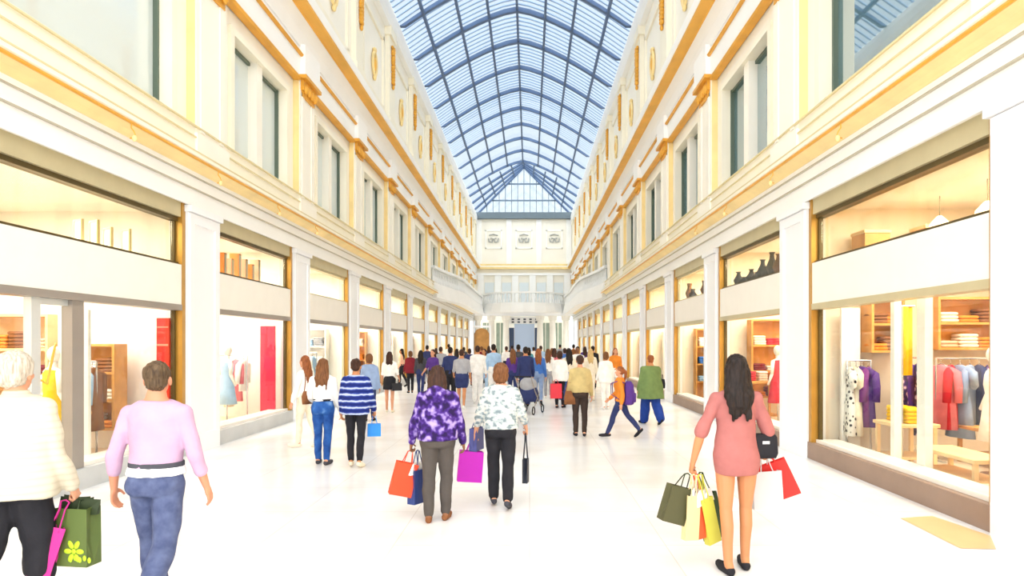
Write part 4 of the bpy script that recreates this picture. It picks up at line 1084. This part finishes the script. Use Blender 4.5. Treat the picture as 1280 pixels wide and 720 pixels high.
C_khaki = cloth('khaki jacket', '#c3ae78', var=.15)
C_taupe = cloth('dark taupe trousers', '#57504b', var=.1)
DEN = C_jeans

# P1 elderly person in cream quilted coat, left edge
fx_, fy_, _ = floor_at(20, 190)
b, g, Mw, dz, s = person('person with white hair in a cream quilted coat and cropped black trousers', (fx_, fy_, 0), 0, 1.79, True, 'fair', ('puffy','grey'),
    dict(m=C_quilt, hem=.80, ease=.03, se=.022, sleeve='long', boxy=.2, name='coat', collar=True, ff=(5,5,6)), dict(kind='cropped', m=CL['black'], ease=.02, end=.45, wide=.012), 'brown',
    legs=((-16,34,38),(12,4,0)), arms=((0,12,16,55),(4,13,22,75)), bulk=1.14, seed=4, foldamp=.014)
PG = paper('olive green', '#5b6b33'); PG2 = paper('dark green', '#2e3a1c')
bag('olive green shopping bag with a lime flower emblem beside the cream coat', g[1]+Vector((.02,0,0)), -8, PG, .25, .13, .39, .06, name='shopping_bag', cord=PG2, tissue=PG2, emblem=paper('lime','#b6d92c'))
bag('slim magenta shopping bag against black trousers below the cream coat', g[1]+Vector((-.02,-.06,-.0)), 20, paper('magenta','#cc2a88'), .13, .07, .36, .18, tilt=17)
# P2 man in lilac jumper
fx_, fy_, _ = floor_at(196, 186)
b, g, Mw, dz, s = person('man in a lilac jumper and blue jeans walking with empty hands', (fx_, fy_, 0), 0, 1.70, False, 'pink', ('short','short brown'),
    dict(m=C_lilac, hem=.975, ease=.012, se=.009, sleeve='three', name='jumper', blouse=.016, ff=(6,6,5)), dict(kind='trousers', m=C_jeans, ease=.016, wide=.012, rise=1.0, belt=CL['charcoal']), 'brown',
    legs=((16,6,0),(-9,28,34)), arms=((-6,17,22,25),(2,14,20,18)), headyaw=14, bulk=.98, seed=7)
q = MB(); q.stack([(.93+dz,0,-.012,.19,.143),(.955+dz,0,-.01,.19,.142),(.985+dz,0,-.006,.18,.13)], 30)
put(remesh_scaled(q, 'shirt', .008, 2, s, .006, (14,14,8)), 'shirt_tail', CL['white'], b)
# P3 woman in dusty pink tunic, right
fx_, fy_, _ = floor_at(920, 153)
b, g, Mw, dz, s = person('woman with long dark hair in a dusty pink tunic, bags in both hands', (fx_, fy_, 0), 0, 1.76, True, 'tan', ('long','black'),
    dict(m=C_rosew, hem=.745, ease=.012, se=.011, sleeve='elbow', name='tunic', flare=.0, blouse=.016, boxy=.158, ff=(6,6,5)), None, 'black',
    legs=((-4,4,0),(7,6,0)), arms=((2,24,6,75),(8,22,38,70)), bulk=.9, seed=9)
bag('dark olive shopping bag farthest left in the hand of the woman in pink', g[0]+Vector((-.04,.0,0)), 14, paper('dark olive','#4c4a2b'), .27, .12, .30, .12, tilt=17, cord=PG2)
bag('cream shopping bag hanging between the olive and green bags of the woman in pink', g[0]+Vector((-.005,-.05,0)), 22, paper('cream','#d9c592'), .13, .06, .36, .17, tilt=4)
bag('orange red shopping bag in the left hand of the woman in pink', g[0]+Vector((.02,-.03,0)), 24, paper('orange','#e2582f'), .13, .06, .34, .19, tilt=-6, tissue=paper('white tissue','#f6f1ea'))
bag('yellow green shopping bag in the left hand of the woman in pink', g[0]+Vector((.045,-.05,0)), 26, paper('yellow green','#c2bf4a'), .13, .06, .39, .2, tilt=-14, tissue=paper('white tissue','#f6f1ea'))
bag('dark green shopping bag nearest the legs of the woman in pink', g[0]+Vector((.07,.04,0)), 34, paper('bottle green','#2f4a23'), .19, .09, .40, .2, tilt=-18)
bag('white shopping bag in the right hand of the woman in pink', g[1]+Vector((-.0,0,0)), 5, paper('white','#c9c6c6'), .26, .12, .32, .12, tilt=-3)
bag('bright red shopping bag swinging out behind the white one of the woman in pink', g[1]+Vector((.03,.08,0)), -18, paper('red','#e6291f'), .3, .1, .32, .08, tilt=-24)
hb = thing('handbag', 'black clutch handbag at the right hip of the woman in pink', 'handbag', Mw @ Vector((.235,.03,.98*s)), R(5))
q = MB(); q.stack([(-.1,0,0,.1,.04),(-.06,0,0,.115,.05),(.07,0,0,.11,.045),(.1,0,0,.09,.03)], 22, .5); q.build('bag_body', CL['black'], hb, True)
q = MB(); q.tube([(-.09,0,.09),(-.12,.0,.2),(-.1,-.01,.36),(-.02,-.02,.42)], .009, 8); q.build('strap', CL['black'], hb, True)
q = MB(); q.box(-.03,.03,-.052,-.045,.02,.045); q.build('clasp', M_rail, hb)
# P4 woman in purple floral jacket
fx_, fy_, _ = floor_at(547, 119)
b, g, Mw, dz, s = person('woman in a purple floral jacket and taupe trousers carrying an orange red bag', (fx_, fy_, 0), 0, 1.62, True, 'brown', ('shoulder','dark'),
    dict(m=C_floral, hem=.87, ease=.03, se=.016, sleeve='long', boxy=.185, name='jacket', hood=True), dict(kind='trousers', m=C_taupe, ease=.014, wide=.003), 'brown',
    legs=((-4,3,0),(9,14,0)), arms=((0,18,16,70),(6,14,14,30)), bulk=1.05, seed=12)
bag('orange red shopping bag carried by the woman in purple', g[0]+Vector((-.02,0,0)), 18, paper('vermilion','#ea4a22'), .24, .11, .35, .13, tilt=14)
bag('navy and white shopping bag beside the taupe trousers of the woman in purple', g[0]+Vector((.05,.03,0)), 60, paper('navy','#2d3f78'), .22, .1, .36, .2, tilt=0, tissue=paper('white tissue','#f6f1ea'))
# P5 woman in white printed blouse
fx_, fy_, _ = floor_at(626, 110)
b, g, Mw, dz, s = person('woman with cropped brown hair in a white blouse with grey print and black trousers', (fx_, fy_, 0), 0, 1.61, True, 'fair', ('bob','brown'),
    dict(m=C_print, hem=.9, ease=.03, se=.016, sleeve='three', boxy=.175, name='blouse', flare=.015), dict(kind='trousers', m=CL['black'], ease=.014, wide=.008), 'charcoal',
    legs=((9,6,0),(-8,10,10)), arms=((2,20,14,70),(10,19,30,60)), bulk=1.0, seed=15)
bag('magenta shopping bag carried by the woman in the white printed blouse', g[0]+Vector((-.04,0,0)), 10, paper('fuchsia','#c018b4'), .28, .12, .35, .12, tilt=5)
bag('navy cloth bag hanging by the left elbow of the woman in the white blouse', g[0]+Vector((-.0,.07,.26)), 75, paper('indigo','#4a4e88'), .26, .09, .26, .12)
bag('slim dark pouch beside the black trousers of the woman in white blouse', g[1], 80, paper('slate','#2c303a'), .12, .06, .28, .3)
# P6 girl in white top and blue jeans
fx_, fy_, _ = floor_at(404, 81)
b, g, Mw, dz, s = person('girl with long brown hair in a white top and bright blue jeans', (fx_, fy_, 0), 0, 1.62, True, 'fair', ('long','brown'),
    dict(m=CL['white'], hem=1.0, ease=.022, sleeve='long', name='top', blouse=.015), dict(kind='trousers', m=C_jeans2, ease=.012, belt=CL['black'], rise=1.02), 'charcoal',
    legs=((4,4,0),(-4,6,0)), arms=((10,14,40,25),(4,12,12,25)), seed=18)
hb = thing('handbag', 'brown shoulder bag of the girl in the white top', 'handbag', Mw @ Vector((-.26,.06,1.02)), R(70))
q = MB(); q.stack([(-.1,0,0,.11,.035),(.02,0,0,.12,.045),(.1,0,0,.09,.025)], 20, .6); q.build('bag_body', CL['brown'], hb, True); q = MB(); q.tube([(-.08,0,.09),(-.05,0,.26),(.0,.05,.38),(.05,0,.26),(.08,0,.09)], .008, 6); q.build('strap', CL['brown'], hb)
# P7 person in blue striped sweater
fx_, fy_, _ = floor_at(445, 83)
b, g, Mw, dz, s = person('person in a loose blue and white striped sweater and black trousers', (fx_, fy_, 0), 0, 1.60, True, 'tan', ('bun','dark'),
    dict(m=C_stripe, hem=.80, ease=.035, se=.022, sleeve='long', boxy=.19, name='sweater', flare=.0), dict(kind='trousers', m=CL['black'], ease=.01), 'cream',
    legs=((4,3,0),(-4,8,8)), arms=((2,12,16,30),(6,13,24,65)), bulk=1.0, seed=21)
bag('small blue shopping bag carried by the person in the striped sweater', g[1], 10, paper('azure','#2f8fe6'), .2, .1, .19, .13)
# P8 woman in khaki
fx_, fy_, _ = floor_at(725, 62)
b, g, Mw, dz, s = person('woman in a cream and khaki jacket and dark brown trousers, right of the crowd', (fx_, fy_, 0), 0, 1.62, True, 'fair', ('short','dark'),
    dict(m=C_khaki, hem=.9, ease=.03, sleeve='long', boxy=.185, name='jacket'), dict(kind='trousers', m=cloth('dark brown trousers','#3e332e'), ease=.012), 'black',
    legs=((3,3,0),(-3,5,0)), arms=((2,12,14,30),(2,12,14,30)), seed=24, vb=.008, vc=.012)
hb = thing('handbag', 'brown leather handbag at the hip of the woman in khaki', 'handbag', Mw @ Vector((-.2,-.06,.78)), R(20))
q = MB(); q.stack([(-.14,0,0,.12,.05),(0,0,0,.125,.055),(.13,0,0,.1,.03)], 20, .5); q.build('bag_body', CL['brown'], hb, True); q = MB(); q.tube([(-.09,0,.12),(-.06,0,.3),(.06,0,.3),(.09,0,.12)], .009, 6); q.build('strap', CL['brown'], hb)
# P9 child with backpack striding to the left
fx_, fy_, _ = floor_at(775, 63)
b, g, Mw, dz, s = person('child in an orange top and navy trousers striding left with a backpack', (fx_, fy_, 0), 78, 1.42, True, 'fair', ('ponytail','auburn'),
    dict(m=CL['orange'], hem=.86, ease=.025, sleeve='long', name='top'), dict(kind='trousers', m=CL['navy'], ease=.012), 'black',
    legs=((24,6,0),(-26,14,30)), arms=((-14,8,20,30),(18,10,30,30)), seed=27, vb=.008, vc=.011)
backpack('purple backpack on the back of the striding child', Mw, .98, .9, CL['purple'], .34, .46, .2, -.2)
# P10 man in green coat
fx_, fy_, _ = floor_at(813, 54)
b, g, Mw, dz, s = person('man in a long moss green coat and wide navy trousers by the right shops', (fx_, fy_, 0), 20, 1.60, False, 'tan', ('short','auburn'),
    dict(m=C_green, hem=.62, ease=.04, se=.03, sleeve='long', boxy=.22, name='coat', flare=.05), dict(kind='trousers', m=cloth('royal navy','#26418f'), ease=.03, wide=.035), 'black',
    legs=((16,8,0),(-16,18,14)), arms=((4,10,20,30),(8,12,34,30)), bulk=1.1, seed=30, vb=.008, vc=.013)
hb = thing('handbag', 'black satchel at the right arm of the man in the green coat', 'handbag', Mw @ Vector((.33,.02,.93)), R(90))
q = MB(); q.stack([(-.11,0,0,.12,.05),(0,0,0,.125,.055),(.1,0,0,.11,.04)], 20, .5); q.build('bag_body', CL['black'], hb, True); q = MB(); q.tube([(-.08,0,.1),(-.05,0,.2),(.05,0,.2),(.08,0,.1)], .008, 6); q.build('handle', CL['black'], hb)

# ----- the crowd: five built figures, copied with their own clothes
def proto(k):
    V = dict(vb=.0095, vc=.015, foldamp=.012)
    top = dict(m=CL['white'], name='jacket')
    return [
      lambda: person('x', (0,0,0), 0, 1.66, True, 'fair', ('long','brown'), dict(top, hem=.9, ease=.016, sleeve='long'), dict(kind='trousers', m=CL['black'], ease=.012), 'black', ((10,5,0),(-10,16,14)), ((6,11,14,30),(-6,11,14,30)), seed=41, **V),
      lambda: person('x', (0,0,0), 0, 1.76, False, 'fair', ('short','dark'), dict(top, hem=.88, ease=.018, sleeve='long'), dict(kind='trousers', m=CL['black'], ease=.02, wide=.01), 'black', ((-6,10,10),(10,6,0)), ((-8,10,14,30),(8,10,16,30)), seed=42, **V),
      lambda: person('x', (0,0,0), 0, 1.64, True, 'fair', ('shoulder','dark'), dict(top, hem=.95, ease=.022, sleeve='elbow'), dict(kind='skirt', m=CL['black'], len=.62, flare=.03), 'black', ((4,4,0),(-4,6,0)), ((4,12,18,30),(10,14,40,30)), seed=43, **V),
      lambda: person('x', (0,0,0), 0, 1.62, True, 'fair', ('bob','dark'), dict(top, hem=.78, ease=.03, sleeve='long', boxy=.17, flare=.02), dict(kind='trousers', m=CL['black'], ease=.012), 'black', ((-3,4,0),(5,5,0)), ((4,12,30,30),(2,12,12,30)), bulk=1.06, seed=44, **V),
      lambda: person('x', (0,0,0), 0, 1.72, False, 'tan', ('short','black'), dict(top, hem=.94, ease=.02, sleeve='elbow'), dict(kind='shorts', m=CL['black'], ease=.03, end=-1), 'black', ((8,6,0),(-8,14,10)), ((10,12,50,30),(2,12,14,30)), bulk=1.05, seed=45, **V)][k]()[0]
PROTO = {}
def crowd(k, px, s, rz, topc, botc, hairc, skin, shoe, label, H=1.0):
    loc = floor_at(px, s)
    if k not in PROTO:
        o = proto(k); PROTO[k] = o; o.location = loc; o.rotation_euler = (0,0,R(rz)); o['label'] = label
    else: o = copy_tree(PROTO[k], loc, R(rz), label)
    o.scale = (.93*H, .96*H, H); o['group'] = 'crowd far down the arcade'
    paint(o, SKIN[skin])
    for ch in o.children:
        n = ch.name.split('.')[0]
        if n == 'hair': paint(ch, HAIR[hairc])
        elif n == 'jacket': paint(ch, CL[topc])
        elif n in ('trousers','skirt','shorts'): paint(ch, CL[botc])
        elif n == 'shoe': paint(ch, CL[shoe])
    return o
names = {0:'long haired %s woman', 1:'short haired %s man', 2:'%s haired woman', 3:'bobbed %s person', 4:'cropped %s man'}
CR = [ # kind, px, scale, heading, top, bottom, hair, skin, shoe, where
 (2,487,46,5,'white','black','dark','fair','cream','by the left shops'),
 (0,381,70,70,'white','cream','auburn','fair','cream','beside the third left pillar'),
 (3,462,52,0,'denim','navy','brown','tan','black','behind the striped sweater'),
 (0,673,41,0,'blue','denim','auburn','fair','black','front of the crowd'),
 (1,657,43,10,'navy','navy','black','tan','black','beside the blue jacket'),
 (3,700,43,-20,'white','black','dark','fair','black','right front of the crowd'),
 (0,711,42,10,'cream','blue','black','tan','black','behind the khaki jacket'),
 (4,577,44,0,'grey','navy','dark','tan','white','behind the purple floral jacket'),
 (1,563,41,-10,'navy','black','black','fair','black','left front of the crowd'),
 (2,541,38,160,'purple','black','dark','fair','black','facing the camera'),
 (0,526,36,0,'charcoal','navy','black','fair','black','near the left shops'),
 (3,513,33,20,'maroon','black','brown','tan','black','close to the left wall'),
 (1,597,40,0,'white','white','dark','tan','white','between the purple and white tops'),
 (1,617,38,0,'sky','white','black','fair','white','mid crowd'),
 (0,641,39,5,'purple','navy','brown','fair','black','mid crowd'),
 (3,605,34,170,'white','sky','dark','tan','white','facing the camera'),
 (1,648,33,0,'charcoal','black','black','brown','black','mid crowd'),
 (0,685,37,0,'white','grey','brown','fair','white','mid crowd'),
 (2,693,33,-10,'rose','navy','dark','fair','black','mid crowd'),
 (1,722,36,170,'white','charcoal','black','brown','black','facing the camera'),
 (0,738,38,0,'cream','cream','blond','fair','cream','right side of the crowd'),
 (1,741,31,0,'black','black','black','tan','black','beyond the khaki jacket'),
 (3,757,44,15,'white','white','brown','fair','white','near the right shops'),
 (0,769,36,180,'orange','white','auburn','fair','white','by the right shop doors'),
 (1,551,32,0,'grey','black','dark','tan','black','far left'),
 (0,571,30,0,'white','denim','black','fair','white','far left'),
 (3,587,28,0,'navy','navy','dark','fair','black','far centre'),
 (1,602,27,0,'maroon','charcoal','brown','tan','black','far centre'),
 (0,619,27,10,'rose','white','black','fair','white','far centre'),
 (1,633,26,0,'white','black','dark','tan','black','far centre'),
 (2,661,28,0,'teal','black','black','fair','black','far centre'),
 (1,676,26,0,'sky','navy','dark','brown','black','far right'),
 (0,690,24,0,'black','navy','brown','fair','black','far right'),
 (3,706,27,0,'blue','grey','dark','fair','black','far right'),
 (1,717,23,0,'brown','black','black','tan','black','far right'),
 (0,731,25,0,'purple','black','dark','fair','black','far right'),
 (1,534,27,0,'navy','grey','black','fair','black','far left'),
 (0,545,23,0,'black','black','dark','fair','black','far left'),
 (1,561,21,0,'white','navy','black','tan','black','farthest'),
 (3,580,21,0,'charcoal','black','black','fair','black','farthest'),
 (0,611,20,0,'navy','black','dark','fair','black','farthest'),
 (1,640,20,0,'black','charcoal','black','tan','black','farthest'),
 (3,667,20,0,'white','navy','dark','fair','black','farthest'),
 (1,700,20,0,'grey','navy','black','fair','black','farthest'),
 (0,502,29,90,'peach','black','black','tan','black','at the left shop doors'),
]
for k, px, sc_, rz, tc_, bc_, hc_, sk, sh_, where in CR:
    crowd(k, px, sc_, rz, tc_, bc_, hc_, sk, sh_, (names[k] % hc_) + ', %s top, %s %s, %s' % (tc_, bc_, {2:'skirt',4:'shorts'}.get(k,'trousers'), where), 1. + .03*math.sin(px))
# things carried or wheeled in the crowd
x, y, _ = floor_at(695, 43.5)
bag('red shopping bag low at the right front of the crowd', Vector((x, y, .83)), 10, paper('scarlet','#e23b4a'), .32, .14, .42, .12)
x, y, _ = floor_at(706, 43)
bag('navy shopping bag beside the red one at the right front of the crowd', Vector((x, y, .8)), -10, paper('navy','#2d3f78'), .32, .14, .45, .12)
x, y, _ = floor_at(496, 46.3)
bag('black shopping bag of the woman in the black skirt by the left shops', Vector((x, y, .93)), 30, paper('black','#2a282c'), .26, .1, .2, .14)
# stroller
x, y, _ = floor_at(662, 47)
st = thing('stroller', 'dark stroller with a grey hood at the front of the crowd', 'stroller', (x, y, 0), R(-20))
q = MB(); q.tube([(-.22,-.5,1.0),(-.22,-.2,.62),(-.22,.35,.12)], .014, 8); q.tube([(.22,-.5,1.0),(.22,-.2,.62),(.22,.35,.12)], .014, 8); q.tube([(-.22,.2,.6),(-.22,-.35,.1)], .012, 8); q.tube([(.22,.2,.6),(.22,-.35,.1)], .012, 8); q.build('frame', M_steel, st, True)
q = MB(); q.tube([(-.22,-.5,1.0),(.22,-.5,1.0)], .02, 8); q.build('push_handle', CL['black'], st)
q = MB(); q.stack([(.32,0,.1,.2,.26),(.42,0,.05,.21,.3),(.62,0,-.05,.22,.22),(.7,0,-.1,.21,.1)], 20, .6); q.build('seat', CL['navy'], st, True)
q = MB(); q.ell((0,-.1,.78), (.23,.24,.2), 18, 10); q.build('hood', CL['grey'], st, True)
for sx in (-1, 1):
    for sy in (.36, -.36):
        q = MB(); ring = [(sx*.24, sy+.1*math.cos(a*.3927), .115+.1*math.sin(a*.3927)) for a in range(17)]; q.tube(ring, .015, 8); q.build('wheel', CL['black'], st, True)
# ------------------------------------------------------------------ daylight, camera
w = bpy.data.worlds.new('sky'); SC.world = w; w.use_nodes = True
bg = w.node_tree.nodes['Background']; bg.inputs['Color'].default_value = (.80, .89, .97, 1); bg.inputs['Strength'].default_value = 1.25
def sun(name, rot, e, ang, col):
    l = bpy.data.lights.new(name, 'SUN'); l.energy = e; l.angle = R(ang); l.color = col
    o = bpy.data.objects.new(name, l); COL.objects.link(o); o.rotation_euler = tuple(R(v) for v in rot); o.location = (0, 0, 30); return o
sun('sun', (40, 0, -4), 7.6, 150, (1, .985, .965))
cam = bpy.data.cameras.new('camera'); co = bpy.data.objects.new('camera', cam); COL.objects.link(co)
co.location = (0, 0, EYE); co.rotation_euler = (R(90), 0, 0)
cam.sensor_width = 36; cam.sensor_fit = 'HORIZONTAL'; cam.lens = F/1280*36
cam.shift_x = -(VX-640)/1280; cam.shift_y = (VY-360)/1280
cam.clip_start = .05; cam.clip_end = 400
SC.camera = co
SC.view_settings.view_transform = 'Standard'; SC.view_settings.look = 'None'; SC.view_settings.gamma = 1; SC.view_settings.use_curve_mapping = False
SC.view_settings.exposure = 0.08
SC.cycles.use_denoising = True
SC.cycles.max_bounces = 8; SC.cycles.diffuse_bounces = 5; SC.cycles.transparent_max_bounces = 24
SC.cycles.caustics_reflective = False; SC.cycles.caustics_refractive = False
SC.cycles.sample_clamp_indirect = 6
